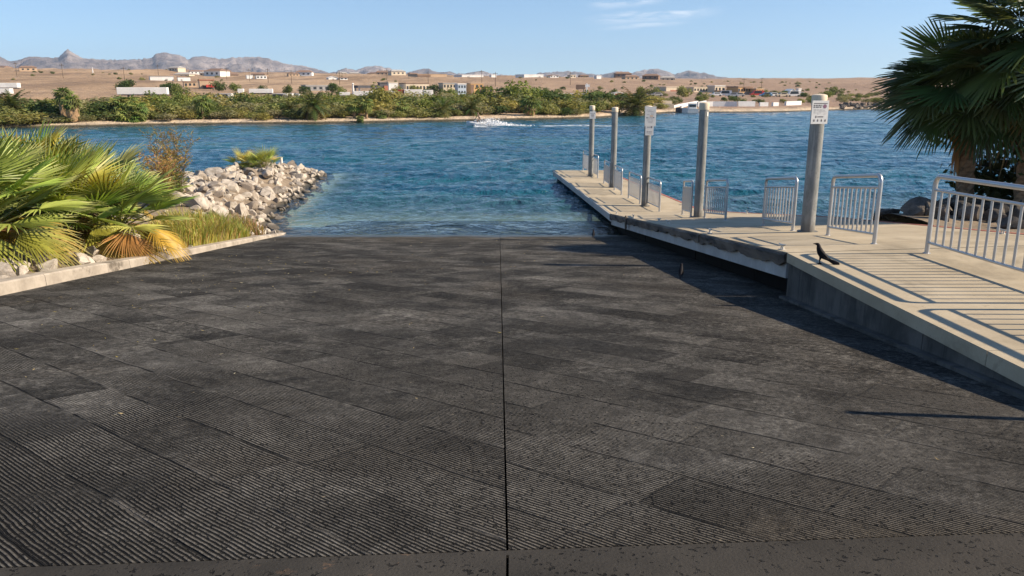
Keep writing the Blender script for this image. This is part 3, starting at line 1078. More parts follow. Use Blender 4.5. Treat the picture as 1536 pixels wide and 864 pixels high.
b = MB()
for y0, y1 in ((-8, 2.0), (2.008, 6.5), (6.508, 11.58)):
    strip(b, lambda y: 4.065, lambda y: redge(y), y0, y1, deck_z, lambda x, y: deck_z(x, y) - .14, 6, 5)
child(b, 'walkway_slab', M['deck'], wk)
b = MB()
strip(b, lambda y: 4.10, lambda y: 4.36, -8, 7.62, lambda x, y: deck_z(x, y) - .143, lambda x, y: ramp_z(y) - .3, 6, 1)
strip(b, lambda y: 4.10, lambda y: 4.36, 7.632, 11.575, lambda x, y: deck_z(x, y) - .143, lambda x, y: ramp_z(y) - .3, 6, 1)
strip(b, lambda y: 4.37, lambda y: 8.8, 11.35, 11.57, lambda x, y: deck_z(x, y) - .143, lambda x, y: ramp_z(y) - .3, 1, 3)
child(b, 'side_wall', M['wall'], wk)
b = MB()
strip(b, lambda y: redge(y) - .0, lambda y: redge(y) + .16, -8, 11.58, lambda x, y: deck_z(x, y) + .012, lambda x, y: deck_z(x, y) - .2, 6, 1)
child(b, 'red_edge', M['redpaint'], wk)
# low footing lip along the wall
b = MB()
strip(b, lambda y: 3.99, lambda y: 4.097, -4, 11.57, lambda x, y: ramp_z(y) + .035, lambda x, y: ramp_z(y) - .1, 6, 1)
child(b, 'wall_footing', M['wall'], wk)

dock = empty('boarding_dock', (5.5, 28, .456))
tag(dock, 'long tan concrete boarding dock with rub timber and cleats, bending out over the water', 'dock')
SECT = [(11.64, 17.6), (17.62, 23.3), (23.32, 28.7), (28.72, 36.4), (36.42, 44.3)]
for y0, y1 in SECT:
    b = MB()
    strip(b, lambda y: ledge(y) + .012, lambda y: redge(y) - .012, y0, y1, deck_z, lambda x, y: deck_z(x, y) - .12, 8, 5)
    child(b, 'deck_section', M['deck'], dock)
for y0, y1 in ((11.70, 23.3), (23.34, 28.7), (28.74, 36.4), (36.43, 44.3)):
    b = MB()
    hh = .40 if y1 < 29 else .30
    strip(b, lambda y: ledge(y) + .03, lambda y: ledge(y) + .20, y0, y1, lambda x, y: deck_z(x, y) - .123, lambda x, y: deck_z(x, y) - hh, 8, 1)
    child(b, 'side_beam', M['fascia'], dock)
    b = MB()
    strip(b, lambda y: redge(y) - .20, lambda y: redge(y) - .03, y0, y1, lambda x, y: deck_z(x, y) - .123, lambda x, y: deck_z(x, y) - .33, 8, 1)
    child(b, 'side_beam', M['fascia'], dock)
# splintered rubbing timber along the near edge (first three sections), pale strip further out
for y0, y1 in ((11.66, 16.4), (16.43, 23.3), (23.36, 28.7)):
    b = MB()
    n = 26
    rows = []
    for j in range(n + 1):
        y = y0 + (y1 - y0) * j / n
        jx = rng.uniform(-.008, .012)
        bot = -.185 + rng.uniform(-.03, .03) + (.05 if rng.random() < .15 else 0)
        xo = ledge(y) - .045 - jx
        zt = deck_z(ledge(y), y) - .012
        rows.append([(ledge(y) + .010, y, zt), (xo + .03, y, zt - rng.uniform(0, .008)), (xo, y, zt - .035), (xo + .004, y, zt - .10), (xo + rng.uniform(0, .016), y, zt + bot), (ledge(y) + .012, y, zt + bot)])
    vs = [p for r_ in rows for p in r_]
    fs = []
    for j in range(n):
        for i in range(5):
            a = j * 6 + i
            fs.append((a, a + 6, a + 7, a + 1))
    fs += [(0, 1, 2, 3, 4, 5), tuple(n * 6 + i for i in (5, 4, 3, 2, 1, 0))]
    b.add(vs, fs)
    child(b, 'rub_timber', M['rub'], dock)
b = MB()
strip(b, lambda y: ledge(y) - .035, lambda y: ledge(y) + .008, 28.75, 44.3, lambda x, y: deck_z(x, y) - .008, lambda x, y: deck_z(x, y) - .10, 12, 1)
child(b, 'edge_strip', M['fascia'], dock)
b = MB()
strip(b, lambda y: ledge(y), lambda y: redge(y), 44.303, 44.36, lambda x, y: .45, lambda x, y: .10, 1, 1)
child(b, 'end_beam', M['fascia'], dock)
b = MB()
strip(b, lambda y: redge(y) - .008, lambda y: redge(y) + .10, 11.66, 44.3, lambda x, y: deck_z(x, y) + .010, lambda x, y: deck_z(x, y) - .13, 16, 1)
child(b, 'red_edge', M['redpaint'], dock)
# broken bracket plate that hangs off the edge
b = MB()
pb = Vector((ledge(25.1) - .075, 25.1, deck_z(3.7, 25.1) - .16))
b.box(pb, (.05, .16, .42), Euler((R(-24), 0, 0)), bev=.01)
child(b, 'bracket', M['rub'], dock)
# black floats below, enlarged; their near-black colour stands for shade in the gap
for y0, y1 in SECT:
    b = MB()
    for q in range(3):
        ya, yb = y0 + .02 + (y1 - y0 - .04) * q / 3, y0 + .01 + (y1 - y0 - .04) * (q + 1) / 3
        strip(b, lambda y: ledge(y) + .22, lambda y: redge(y) - .22, ya, yb, lambda x, y: deck_z(x, y) - .13, lambda x, y: max(min(deck_z(x, y) - .50, ramp_z(y) + .02), -.30), 2, 2)
    child(b, 'float', M['black'], dock)


def cleat_mesh():
    b = MB()
    b.box((0, 0, .006), (.06, .17, .012), bev=.004)
    for s in (-1, 1):
        b.tube([(0, s * .035, .008), (0, s * .032, .05), (0, s * .03, .062)], [.016, .012, .012], 8)
    b.tube([(0, -.15, .082), (0, -.10, .074), (0, -.05, .066), (0, .05, .066), (0, .10, .074), (0, .15, .082)], [.006, .012, .016, .016, .012, .006], 8)
    me = b.mesh('cleat', 40)
    me.materials.append(M['cleat'])
    return me


cm = cleat_mesh()
for px, py in ((1161.5, 375), (1065, 350), (1002, 335.5), (988.5, 332.5), (950, 326.5), (923, 321.5)):
    p = ondeck(px, py)
    o = link('cleat', cm, dock)
    o.matrix_parent_inverse = Matrix.Translation(-Vector(dock.location))
    o.location = (max(p.x, ledge(p.y) + .10), p.y, deck_z(p.x, p.y))
    o.scale = (1.15, 1.15, 1.15)
    o.rotation_euler = (R(-6) if p.y < 28 else 0, 0, R(rng.uniform(-8, 8)))
for Y in (14, 19.5, 25.5, 31, 37, 41.5):
    o = link('cleat', cm, dock)
    o.matrix_parent_inverse = Matrix.Translation(-Vector(dock.location))
    x = redge(Y) - .14
    o.location = (x, Y, deck_z(x, Y))

# ------------------------------------------------------------------ railings
RH = 1.10


def make_rail(L, slope_z, label, p0, ang, nb):
    """p0 = foot of the far post, L = length towards the viewer; slope_z = fall per metre along the rail"""
    t = empty('railing', p0, ang)
    tag(t, label, 'railing', 'railings along the dock and walkway')
    s = slope_z

    def P(u, h):            # u along local -Y (towards viewer)
        return Vector((0, -u, h + s * u))
    r = .033
    b = MB()
    cr = .12
    pts = [P(0, 0), P(0, .5), P(0, RH - cr)]
    for k in range(1, 6):
        a = k / 6 * PI / 2
        pts.append(P(cr - cr * math.cos(a), RH - cr + cr * math.sin(a)))
    pts.append(P(cr, RH))
    pts.append(P(L - cr, RH))
    for k in range(1, 6):
        a = PI / 2 - k / 6 * PI / 2
        pts.append(P(L - cr + cr * math.cos(a), RH - cr + cr * math.sin(a)))
    pts += [P(L, RH - cr), P(L, .5), P(L, 0)]
    b.tube(pts, r, 10)
    for u in (0, L):
        b.lathe([(.055, 0), (.055, .006), (.03, .012), (.028, .03)], P(u, .001), 12)
    b.build('frame', M['metal'], t, 50)
    for nm, h, rad in (('mid_rail', RH - .19, .021), ('lower_rail', .16, .021)):
        b = MB()
        b.tube([P(.022, h), P(L - .022, h)], rad, 8)
        b.build(nm, M['metal'], t, 50)
    bm_ = MB()
    bm_.tube([(0, 0, .178), (0, 0, RH - .208)], .017, 8)
    me = bm_.mesh('baluster', 60)
    me.materials.append(M['metal'])
    for i in range(nb):
        u = L * (i + 1) / (nb + 1)
        o = link('baluster', me, t)
        o.location = P(u, 0)
    # extra posts on long panels
    if L > 4:
        b = MB()
        b.tube([P(L / 2, 0), P(L / 2, RH - .02)], .024, 10)
        b.build('post', M['metal'], t, 50)
    return t


RAILS = [((877, 257), (884, 260.5), 'farthest railing panel on the dock, just beyond the pile with the small sign'),
         ((889, 263), (896.5, 267), 'railing panel on the near side of the farthest pile, at the dock end'),
         ((906, 275), (914, 281), 'railing panel just beyond the slim pile without a sign, second pile from the water end'),
         ((921.5, 285), (932, 292), 'railing panel on the near side of the second pile from the water end'),
         ((946, 299), (960, 306), 'railing panel just beyond the pile with two stacked white signs'),
         ((972, 310), (989, 318), 'railing panel on the near side of the pile with two stacked white signs'),
         ((1012, 318), (1036, 326), 'railing panel beyond the tall bare pile, at the bend of the dock'),
         ((1057, 327), (1088, 330.5), 'railing panel on the near side of the tall bare pile'),
         ((1138, 337), (1189, 346), 'railing panel standing beyond the nearest, thickest pile'),
         ((1236, 352), (1311, 366), 'railing panel on the near side of the nearest, thickest pile')]
for (a, c, lab) in RAILS:
    p0, p1 = ondeck(*a), ondeck(*c)
    d = p1 - p0
    L = math.hypot(d.x, d.y)
    if L > 2.3:
        p0 = p1 - d * (2.2 / L)
        d = p1 - p0
        L = 2.2
    if L < 1.55 and p0.y > 20:
        p0 = p1 - d * (1.7 / L)
        d = p1 - p0
        L = math.hypot(d.x, d.y)
    p0.z = deck_z(p0.x, p0.y)
    p1.z = deck_z(p1.x, p1.y)
    make_rail(L, (p1.z - p0.z) / L, lab, p0, math.atan2(d.x, -d.y), 10)
pr = ondeck(1390, 380)
P0 = Vector((pr.x, min(pr.y, 11.45), 0))
P0.z = deck_z(P0.x, P0.y)
make_rail(3.15, .037, 'long railing panel at the head of the walkway, nearest one in view', P0, 0, 15)
P1 = P0 + Vector((0, -3.45, 0))
P1.z = deck_z(P1.x, P1.y)
make_rail(3.2, .037, 'long railing panel further up the walkway, mostly seen by its shadow', P1, 0, 15)

# ------------------------------------------------------------------ piles and signs
def make_pile(px, py, ptop, dia, label):
    p = ondeck(px, py)
    p.z = deck_z(p.x, p.y)
    ztop = atY(px, ptop, p.y).z
    h = ztop - p.z
    rad = dia / 2
    t = empty('dock_pile', p)
    tag(t, label, 'pile', 'steel piles through the dock')
    zr = min(ramp_z(p.y), 0) - p.z - .6
    b = MB()
    b.lathe([(rad, zr), (rad, 0), (rad, h * .5), (rad, h - .16)], n=24)
    b.build('pipe', M['pile'], t, 40)
    b = MB()
    b.lathe([(rad * 1.06, h - .20), (rad * 1.09, h - .18), (rad * 1.09, h - .035), (rad * 1.02, h - .006), (rad * .6, h + .012), (rad * .02, h + .018)], n=24)
    b.build('cap', M['cap'], t, 40)
    b = MB()
    b.lathe([(rad * 1.02, .004), (rad * 1.5, .004), (rad * 1.5, .02), (rad * 1.02, .022)], n=24)
    b.build('collar', M['pile'], t, 40)
    return p, h, rad


def sign_board(name, label, c, wd, hg, printed, yaw=0.0, rad=.14):
    t = empty(name, c, yaw)
    tag(t, label, 'sign', None)
    b = MB()
    b.box((0, 0, 0), (wd, .006, hg), bev=.002)
    b.build('panel', M['sign'], t)
    b = MB()
    for s in (-1, 1):
        b.box((0, .026, s * hg * .36), (min(wd * .6, rad * 1.6), .046, .035))
    b.build('bracket', M['pile'], t)
    groups = {}
    for (x0, x1, z0, z1, k) in printed:
        groups.setdefault(k, []).append((x0, x1, z0, z1))
    for k, rs in groups.items():
        b = MB()
        for x0, x1, z0, z1 in rs:
            if k == 'purple':
                n = 16
                cx, cz, rx, rz = (x0 + x1) / 2, (z0 + z1) / 2, (x1 - x0) / 2, (z1 - z0) / 2
                b.add([(cx + rx * math.cos(2 * PI * i / n), -.0052, cz + rz * math.sin(2 * PI * i / n)) for i in range(n)], [tuple(range(n))])
            else:
                b.add([(x0, -.0050, z0), (x1, -.0050, z0), (x1, -.0050, z1), (x0, -.0050, z1)], [(0, 1, 2, 3)])
        b.build('printing', M[k], t)
    return t


def words(x0, x1, z, hgt, k, rs, fill=.9):
    out = []
    x = x0
    while x < x1:
        wl = rs.uniform(.02, .06)
        if rs.random() < fill:
            out.append((x, min(x + wl, x1), z - hgt / 2, z + hgt / 2, k))
        x += wl + .014
    return out


rs = random.Random(3)
p5, h5, r5 = make_pile(1211, 348, 142, .27, 'nearest and thickest steel pile, cream cap above a framed white notice')
p4, h4, r4 = make_pile(1047, 326, 154, .27, 'tall bare steel pile with cream cap and a small pale sticker, at the dock bend')
p3, h3, r3 = make_pile(967, 309, 159, .27, 'steel pile carrying two stacked white signs')
p2, h2, r2 = make_pile(919, 281, 161, .27, 'slim bare steel pile with cream cap, second from the water end')
p1, h1, r1 = make_pile(886, 264.5, 158.5, .26, 'farthest steel pile at the dock end, with a small sign near its top')

# notice on the nearest pile: dark heading, text lines, round emblem, four pictograms
W5, H5 = .335, .44
c5 = Vector((p5.x - .04, p5.y - r5 - .055, atY(1228, 168, p5.y).z))
pr5 = [(-.135, .14, .158, .172, 'ink')]
pr5 += words(-.135, .035, .128, .020, 'ink', rs) + words(-.135, .02, .097, .020, 'ink', rs)
pr5 += [(.050, .128, .073, .150, 'purple')]
for k in range(5):
    pr5 += words(-.125, .12 if k else .06, .052 - k * .021, .007, 'fade', rs)
pr5 += [(-.085, -.062, -.105, -.065, 'ink'), (-.045, .075, -.094, -.076, 'ink')]
for k in range(4):
    x = -.12 + k * .075
    pr5 += [(x, x + .026, -.175, -.140, 'ink'), (x + .008, x + .018, -.150, -.128, 'ink')]
s5 = sign_board('notice_sign', 'framed white notice with dark heading, round emblem and pictogram row on the nearest pile', c5, W5, H5, pr5, R(6))
c3 = Vector((p3.x + .05, p3.y - r3 - .055, atY(971, 174.5, p3.y).z))
pr3 = []
for k, (a, b_) in enumerate(((-.13, .15), (-.11, .13), (-.11, .13), (-.12, .12))):
    pr3 += words(a, b_, .235 - k * .055, .020, 'fade', rs)
pr3 += [(-.02, .10, -.02, .05, 'orangeprint')]
for k in range(5):
    pr3 += words(-.15 + .02 * k, .15 - .02 * k, -.04 - k * .045, .018, 'fade', rs)
pr3 += [(-.15, -.11, -.06, -.02, 'ink'), (.10, .14, -.05, -.02, 'ink')]
sign_board('rules_sign', 'large white rules sign with faded lines of text on the third pile from the end', c3, .41, .72, pr3)
c3b = Vector((p3.x + .03, p3.y - r3 - .056, atY(971, 194.5, p3.y).z))
pr3b = words(-.09, .05, .10, .05, 'fade', rs) + [(.06, .10, .07, .14, 'ink')] + words(-.10, .10, -.07, .05, 'fade', rs) + words(-.10, .10, -.14, .02, 'fade', rs)
sign_board('small_sign', 'narrow white sign hung directly below the large white rules sign', c3b, .30, .40, pr3b)
c1 = Vector((p1.x + .01, p1.y - r1 - .055, atY(886.5, 172.5, p1.y).z))
sign_board('small_sign', 'small white sign on the farthest pile at the dock end', c1, .30, .36, words(-.11, .11, .09, .04, 'fade', rs) + [(-.07, .07, -.08, .04, 'fade')] + words(-.10, .10, -.13, .025, 'fade', rs))
b = MB()
b.box((0, 0, 0), (.06, .004, .12))
o = b.build('sticker', M['sign'])
o.location = (p4.x + .085, p4.y - r4 * .80, atY(1054, 171, p4.y).z)
o.rotation_euler.z = R(38)
tag(o, 'small pale sticker near the top of the tall bare pile', 'sticker')

# slim lamp-less post just outside the frame whose shadow falls across the ramp
b = MB()
b.tube([(0, 0, -.05), (0, 0, 2.42)], .045, 12)
o = b.build('sign_post', M['pile'], None, 50)
o.location = (6.45, 4.95, deck_z(6.45, 4.95))
tag(o, 'slim grey post beside the walkway, seen by the thin shadow it casts on the ramp', 'post')


# ------------------------------------------------------------------ birds (grackles)
def make_bird(name, loc, heading, label, s=1.0):
    """one continuous skinned body: tail, trunk, neck, head, beak, legs with toes. faces local +X"""
    V = [((0, 0, .120), .047), ((-.042, 0, .090), .036), ((-.090, 0, .058), .017), ((-.155, 0, .028), .014), ((-.215, 0, .012), .010),
         ((.026, 0, .165), .042), ((.040, 0, .206), .027), ((.046, 0, .236), .025), ((.062, 0, .244), .018), ((.088, 0, .243), .007), ((.108, 0, .240), .003),
         ((.005, .020, .085), .017), ((.012, .022, .045), .006), ((.002, .022, .006), .0045), ((.035, .022, .003), .0035), ((.028, .036, .003), .0035), ((-.022, .022, .003), .003),
         ((.005, -.020, .085), .017), ((.020, -.022, .045), .006), ((.012, -.022, .006), .0045), ((.045, -.022, .003), .0035), ((.038, -.036, .003), .0035), ((-.012, -.022, .003), .003)]
    E = [(0, 1), (1, 2), (2, 3), (3, 4), (0, 5), (5, 6), (6, 7), (7, 8), (8, 9), (9, 10), (0, 11), (11, 12), (12, 13), (13, 14), (13, 15), (13, 16), (0, 17), (17, 18), (18, 19), (19, 20), (19, 21), (19, 22)]
    me = bpy.data.meshes.new('bird')
    me.from_pydata([v for v, r_ in V], E, [])
    o = link(name, me, None, loc)
    sk = o.modifiers.new('skin', 'SKIN')
    for i, (v, r_) in enumerate(V):
        me.skin_vertices[0].data[i].radius = (r_, r_ * (2.2 if i in (3, 4) else 1))
    me.skin_vertices[0].data[0].use_root = True
    sk.use_smooth_shade = True
    ss = o.modifiers.new('sub', 'SUBSURF')
    ss.levels = ss.render_levels = 2
    me.materials.append(M['bird'])
    o.rotation_euler.z = heading
    o.scale = (s, s, s)
    tag(o, label, 'bird')
    b = MB()
    for sy in (-1, 1):
        vs = []
        b.add([(.022, sy * .042, .180), (-.026, sy * .050, .140), (-.085, sy * .034, .082), (-.140, sy * .018, .046), (-.085, sy * .040, .066), (-.012, sy * .053, .100), (.026, sy * .047, .135)],
              [(0, 1, 6), (1, 5, 6), (1, 2, 5), (2, 4, 5), (2, 3, 4)])
    b.build('wing', M['bird'], o)
    return o


q = ondeck(1230, 396)
make_bird('grackle', Vector((max(q.x, 4.2), q.y, deck_z(max(q.x, 4.2), q.y))), R(155), 'long-tailed black grackle standing on the sunlit walkway edge', 1.12)
q = onramp(1021, 416)
make_bird('grackle', q, R(75), 'black grackle standing in the shadow on the ramp beside the dock', 1.0)
q = onramp(890, 356)
make_bird('grackle', q, R(80), 'black grackle by the waterline under the dock edge', 1.0)

# ------------------------------------------------------------------ rocks
def rock_mesh(seed, cuts=10, sub=3):
    r_ = random.Random(seed)
    bm = bmesh.new()
    bmesh.ops.create_icosphere(bm, subdivisions=sub, radius=1)
    for _ in range(cuts):
        n = Vector((r_.gauss(0, 1), r_.gauss(0, 1), r_.gauss(0, 1))).normalized()
        dd = r_.uniform(.40, .80)
        for v in bm.verts:
            e = v.co.dot(n) - dd
            if e > 0:
                v.co -= n * e * .985
    of = Vector((seed * 3.1, seed * 1.7, seed))
    for v in bm.verts:
        v.co *= 1.12 + .07 * mnoise.noise(v.co * 1.6 + of) + .05 * mnoise.noise(v.co * 4.5 + of)
        v.co = Vector((v.co.x * 1.0, v.co.y * .82, v.co.z * .68))
    me = bpy.data.meshes.new('rock')
    bm.to_mesh(me)
    bm.free()
    me.polygons.foreach_set('use_smooth', [True] * len(me.polygons))
    me.set_sharp_from_angle(angle=R(28))
    return me


RM = [rock_mesh(i + 1) for i in range(12)]
DM = []
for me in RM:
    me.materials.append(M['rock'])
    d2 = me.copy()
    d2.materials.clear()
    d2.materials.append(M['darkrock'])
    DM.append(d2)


def put_rock(x, y, z, s, dark=False, label='', group='', rs=rng):
    o = link('boulder' if s > .3 else 'rock', rs.choice(DM if dark else RM), None, (x, y, z))
    o.rotation_euler = (rs.uniform(-.5, .5), rs.uniform(-.5, .5), rs.uniform(0, 6.28))
    k = rs.uniform(.8, 1.25)
    o.scale = (s * k, s / k * rs.uniform(.85, 1.1), s * rs.uniform(.8, 1.15))
    tag(o, label, 'rock', group)
    return o


rr_ = random.Random(21)
placed = []
tries = 0
while len(placed) < 205 and tries < 60000:
    tries += 1
    y = rr_.uniform(25.8, 47.3)
    e = float(edge_x(y))
    wmax = float(np.interp(y, [26, 32, 44, 47], [6.6, 6.2, 4.6, 2.0]))
    x = e + rr_.uniform(-wmax, .35)
    z = float(bank_z(x, y))
    if z < -.25:
        continue
    near_water = (e - x) < .9
    s = rr_.uniform(.15, .28) if near_water else rr_.choice((rr_.uniform(.20, .30), rr_.uniform(.25, .36), rr_.uniform(.32, .50)))
    if all((x - a) ** 2 + (y - b_) ** 2 > (.50 * (s + c)) ** 2 for a, b_, c in placed):
        placed.append((x, y, s))
        put_rock(x, y, z + s * .26, s, False, 'pale cream boulder piled on the jetty of rocks by the water', 'riprap boulders of the jetty', rr_)
# a few rocks already in the water off the jetty
for px, py, s in ((383, 303, .12), (421, 327, .22), (398, 296, .10), (470, 283, .14), (492, 274, .16)):
    p = onz(px, py)
    put_rock(p.x, p.y, -.03, s, False, 'low wet rock in the shallows off the jetty', 'rocks in the shallows', rr_)
# boulders behind the kerb
bl = [(12, 412, .26), (48, 412, .17), (80, 402, .24), (118, 393, .25), (150, 388, .17), (255, 372, .16), (268, 369, .11), (284, 368, .10), (28, 418, .10), (64, 402, .12), (98, 407, .10), (5, 398, .2), (30, 400, .2),
      (100, 385, .2), (60, 385, .22), (140, 378, .2), (270, 352, .2), (252, 340, .22), (286, 350, .16), (300, 362, .1), (330, 360, .1), (368, 352, .18), (385, 345, .2), (350, 356, .12), (395, 340, .15)]
for px, py, s in bl:
    d = ray(px, py)
    t = 8.0
    while t < 45 and (CAM_Z + d.z * t) > float(bank_z(d.x * t, d.y * t)) + .08:
        t += .05
    x, y = d.x * t, d.y * t
    x = min(x, -8.12 - s * .9) if y < 27 else x
    put_rock(x, y, float(bank_z(x, y)) + s * .35, s, False, 'cream boulder lying just behind the kerb, among palms and grass', 'boulders behind the kerb', rr_)


def stones(name, items, mats):
    b = MB()
    for x, y, z, sz in items:
        me = rr_.choice(RM)
        m_ = Matrix.Translation((x, y, z)) @ Euler((rr_.uniform(-.5, .5), rr_.uniform(-.5, .5), rr_.uniform(0, 6.28))).to_matrix().to_4x4() @ Matrix.Diagonal((sz * rr_.uniform(.8, 1.25), sz, sz * rr_.uniform(.8, 1.15), 1))
        b.add([m_ @ v.co for v in me.vertices], [tuple(p.vertices) for p in me.polygons])
    o = b.build(name, mats, None, 28)
    return tag(o, kind='stuff')


it = []
for k in range(120):
    y = rr_.uniform(11, 28) if k % 2 else rr_.uniform(19, 28)
    x = -8.25 - abs(rr_.gauss(0, 1.6))
    sz = rr_.uniform(.07, .20)
    x = min(x, -8.12 - sz)
    it.append((x, y, float(bank_z(x, y)) + sz * .3, sz))
for k in range(420):
    y = rr_.uniform(25.8, 47.2)
    e = float(edge_x(y))
    x = e + rr_.uniform(-float(np.interp(y, [26, 32, 44, 47], [6.6, 6.2, 4.6, 2.0])), .3)
    z = float(bank_z(x, y))
    if z > -.2:
        sz = rr_.uniform(.10, .22)
        it.append((x, y, z + sz * .25, sz))
stones('rubble', it, M['rock'])
# dark rocks right of the walkway
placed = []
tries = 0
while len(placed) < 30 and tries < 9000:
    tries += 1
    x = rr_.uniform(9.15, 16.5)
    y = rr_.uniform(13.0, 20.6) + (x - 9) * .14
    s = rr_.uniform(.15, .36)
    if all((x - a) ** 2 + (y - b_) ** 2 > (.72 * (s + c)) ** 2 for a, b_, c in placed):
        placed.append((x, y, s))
        put_rock(x, y, float(rbank_z(x, y)) + s * .25, s, True, 'dark rock beyond the railings at the foot of the big palm', 'dark rocks under the big palm', rr_)

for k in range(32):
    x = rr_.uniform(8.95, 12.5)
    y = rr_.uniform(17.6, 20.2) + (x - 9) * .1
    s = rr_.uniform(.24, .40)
    put_rock(x, y, float(rbank_z(x, y)) + s * .35, s, True, 'dark rock beyond the railings at the foot of the big palm', 'dark rocks under the big palm', rr_)
# marker post on the jetty
pm_ = Vector((-12.7, 44.0, 0))
q = atY(423, 253, 44.0)
b = MB()
b.tube([(0, 0, -.4), (0, 0, .58)], .065, 10)
b.lathe([(.07, .58), (.07, .61), (.02, .63)], n=10)
o = b.build('marker_post', M['postwhite'], None, 50)
o.location = (q.x, 44.0, q.z)
tag(o, 'short white post standing on top of the rock jetty', 'post')


# ------------------------------------------------------------------ palms and plants
def V3(a):
    return Vector(a)


def fan_blade(b, P, d, n, L, nseg, spread, droop, col, rs, fold=.35, cup=.10, tipcol=None, split=.5, wfac=.98):
    d = d.normalized()
    n = (n - d * n.dot(d)).normalized()
    s = d.cross(n)
    wa_ = spread / nseg
    for k in range(nseg):
        ph = -spread + 2 * spread * (k + .5) / nseg
        dk = d * math.cos(ph) + s * math.sin(ph)
        tk = s * math.cos(ph) - d * math.sin(ph)
        Lk = L * (.74 + .26 * math.cos(ph * .8)) * rs.uniform(.9, 1.05)
        dr = droop * rs.uniform(.3, 1.7)
        sd = rs.uniform(-.06, .06)

        def pt(r, off, up):
            q = P + dk * r + tk * (off + sd * r * max(0, r / Lk - split)) + n * (up + cup * r * (math.sin(ph) ** 2) - .04 * r * r / L)
            q.z -= dr * Lk * (r / Lk) ** 3
            return q
        r1, r2 = Lk * split, Lk * (split + .32)
        h1 = r1 * math.tan(wa_) * wfac
        h2 = h1 * .62
        vs = [pt(.02, 0, 0), pt(r1, -h1, 0), pt(r1, 0, h1 * fold * 2), pt(r1, h1, 0), pt(r2, -h2, 0), pt(r2, 0, h2 * fold * 2), pt(r2, h2, 0), pt(Lk, 0, 0)]
        c0 = col
        kk = rs.uniform(.74, 1.26)
        cm_ = tuple(c * kk for c in col)
        ct = tipcol or col
        b.add(vs, [(0, 1, 2), (0, 2, 3), (1, 4, 5, 2), (2, 5, 6, 3), (4, 7, 5), (5, 7, 6)], col=[c0, cm_, cm_, cm_, cm_, cm_, cm_, ct])


def fan_palm_crown(b, base, n, lp, L, e0, e1, seed, cols, droop=.15, nseg=34, spread=R(118), bend=.5, azs=None, petcol=(.16, .17, .05), bd=None, deadcols=None, ndead=0, tip=None, split=.5, sag=.15, wfac=.98, fold=.35):
    rs_ = random.Random(seed)
    for i in range(n):
        az_ = i * 2.39996 + rs_.uniform(-.25, .25)
        if azs:
            az_ = rs_.uniform(*azs)
        f = i / max(1, n - 1)
        e = e0 + (e1 - e0) * f ** .9 + rs_.uniform(-.12, .12)
        l = lp * rs_.uniform(.8, 1.15) * (.75 + .25 * math.sin(PI * min(1, f + .25)))
        dead = i >= n - ndead
        tgt = bd if (dead and bd is not None) else b
        pts = []
        p = V3(base) + Vector((math.cos(az_), math.sin(az_), 0)) * .08
        ns = 6
        for k in range(ns + 1):
            pts.append(p.copy())
            ee = e - bend * (k / ns) ** 1.4 * (1.2 if dead else 1)
            dd = Vector((math.cos(az_) * math.cos(ee), math.sin(az_) * math.cos(ee), math.sin(ee)))
            p = p + dd * l / ns
        tgt.tube(pts, [.022 - .012 * k / ns for k in range(ns + 1)], 5, col=petcol if not dead else (.30, .17, .07))
        up = Vector((0, 0, 1))
        if abs(dd.z) > .95:
            up = Vector((-math.cos(az_), -math.sin(az_), .1))
        side = dd.cross(up).normalized()
        nn = side.cross(dd).normalized()
        # blades tilt a little away from the petiole line and roll
        roll = rs_.uniform(-.5, .5)
        nn = Matrix.Rotation(roll, 3, dd) @ nn
        bd_dir = (dd + Vector((0, 0, -1)) * (sag + (.5 if dead else 0)) + nn * rs_.uniform(-.25, .1)).normalized()
        if dead and deadcols:
            col = rs_.choice(deadcols)
        else:
            col = rs_.choice(cols)
        col = tuple(c * rs_.uniform(.85, 1.15) for c in col)
        tgt_tip = tip if (tip and rs_.random() < .6) else None
        fan_blade(tgt, pts[-1] - dd * .03, bd_dir, nn, L * rs_.uniform(.82, 1.12), nseg, spread * (.72 if dead else 1) * rs_.uniform(.85, 1.05), droop * (2.2 if dead else 1) * rs_.uniform(.6, 1.4), col, rs_, tipcol=tgt_tip, split=split, wfac=wfac, fold=fold)


GREENS = [(.25, .31, .065), (.31, .36, .08), (.21, .28, .075), (.38, .40, .11)]
YELL = [(.40, .33, .055), (.46, .36, .07), (.33, .31, .06), (.42, .28, .07)]
DEADC = [(.42, .24, .09), (.50, .33, .14), (.34, .17, .06)]


def clump_palm(px, py, Y, label, seed, n=24, lp=1.1, L=.95, stem=.35, ndead=5, e0=R(82), e1=R(-8), dz=0.0, x=None, spread_n=34):
    p = atY(px, py, Y)
    z = float(bank_z(p.x, Y))
    t = empty('fan_palm', (p.x, Y, z))
    tag(t, label, 'palm')
    b, bd = MB(), MB()
    fan_palm_crown(b, (0, 0, stem), n, lp, L, e0, e1, seed, GREENS * 2 + YELL[:1], bd=bd, deadcols=YELL * 2 + DEADC[:1], ndead=ndead, tip=(.46, .44, .20), nseg=26, split=.40, sag=.0, bend=.22, droop=.045, wfac=.94, spread=R(102), fold=.6)
    b.build('crown', M['leaf'], t)
    if ndead:
        bd.build('yellowed_fronds', M['leaf'], t)
    b = MB()
    b.lathe([(.20, -.2), (.19, 0), (.17, stem * .7), (.10, stem + .05)], n=10)
    b.build('trunk', M['trunk'], t)
    return t


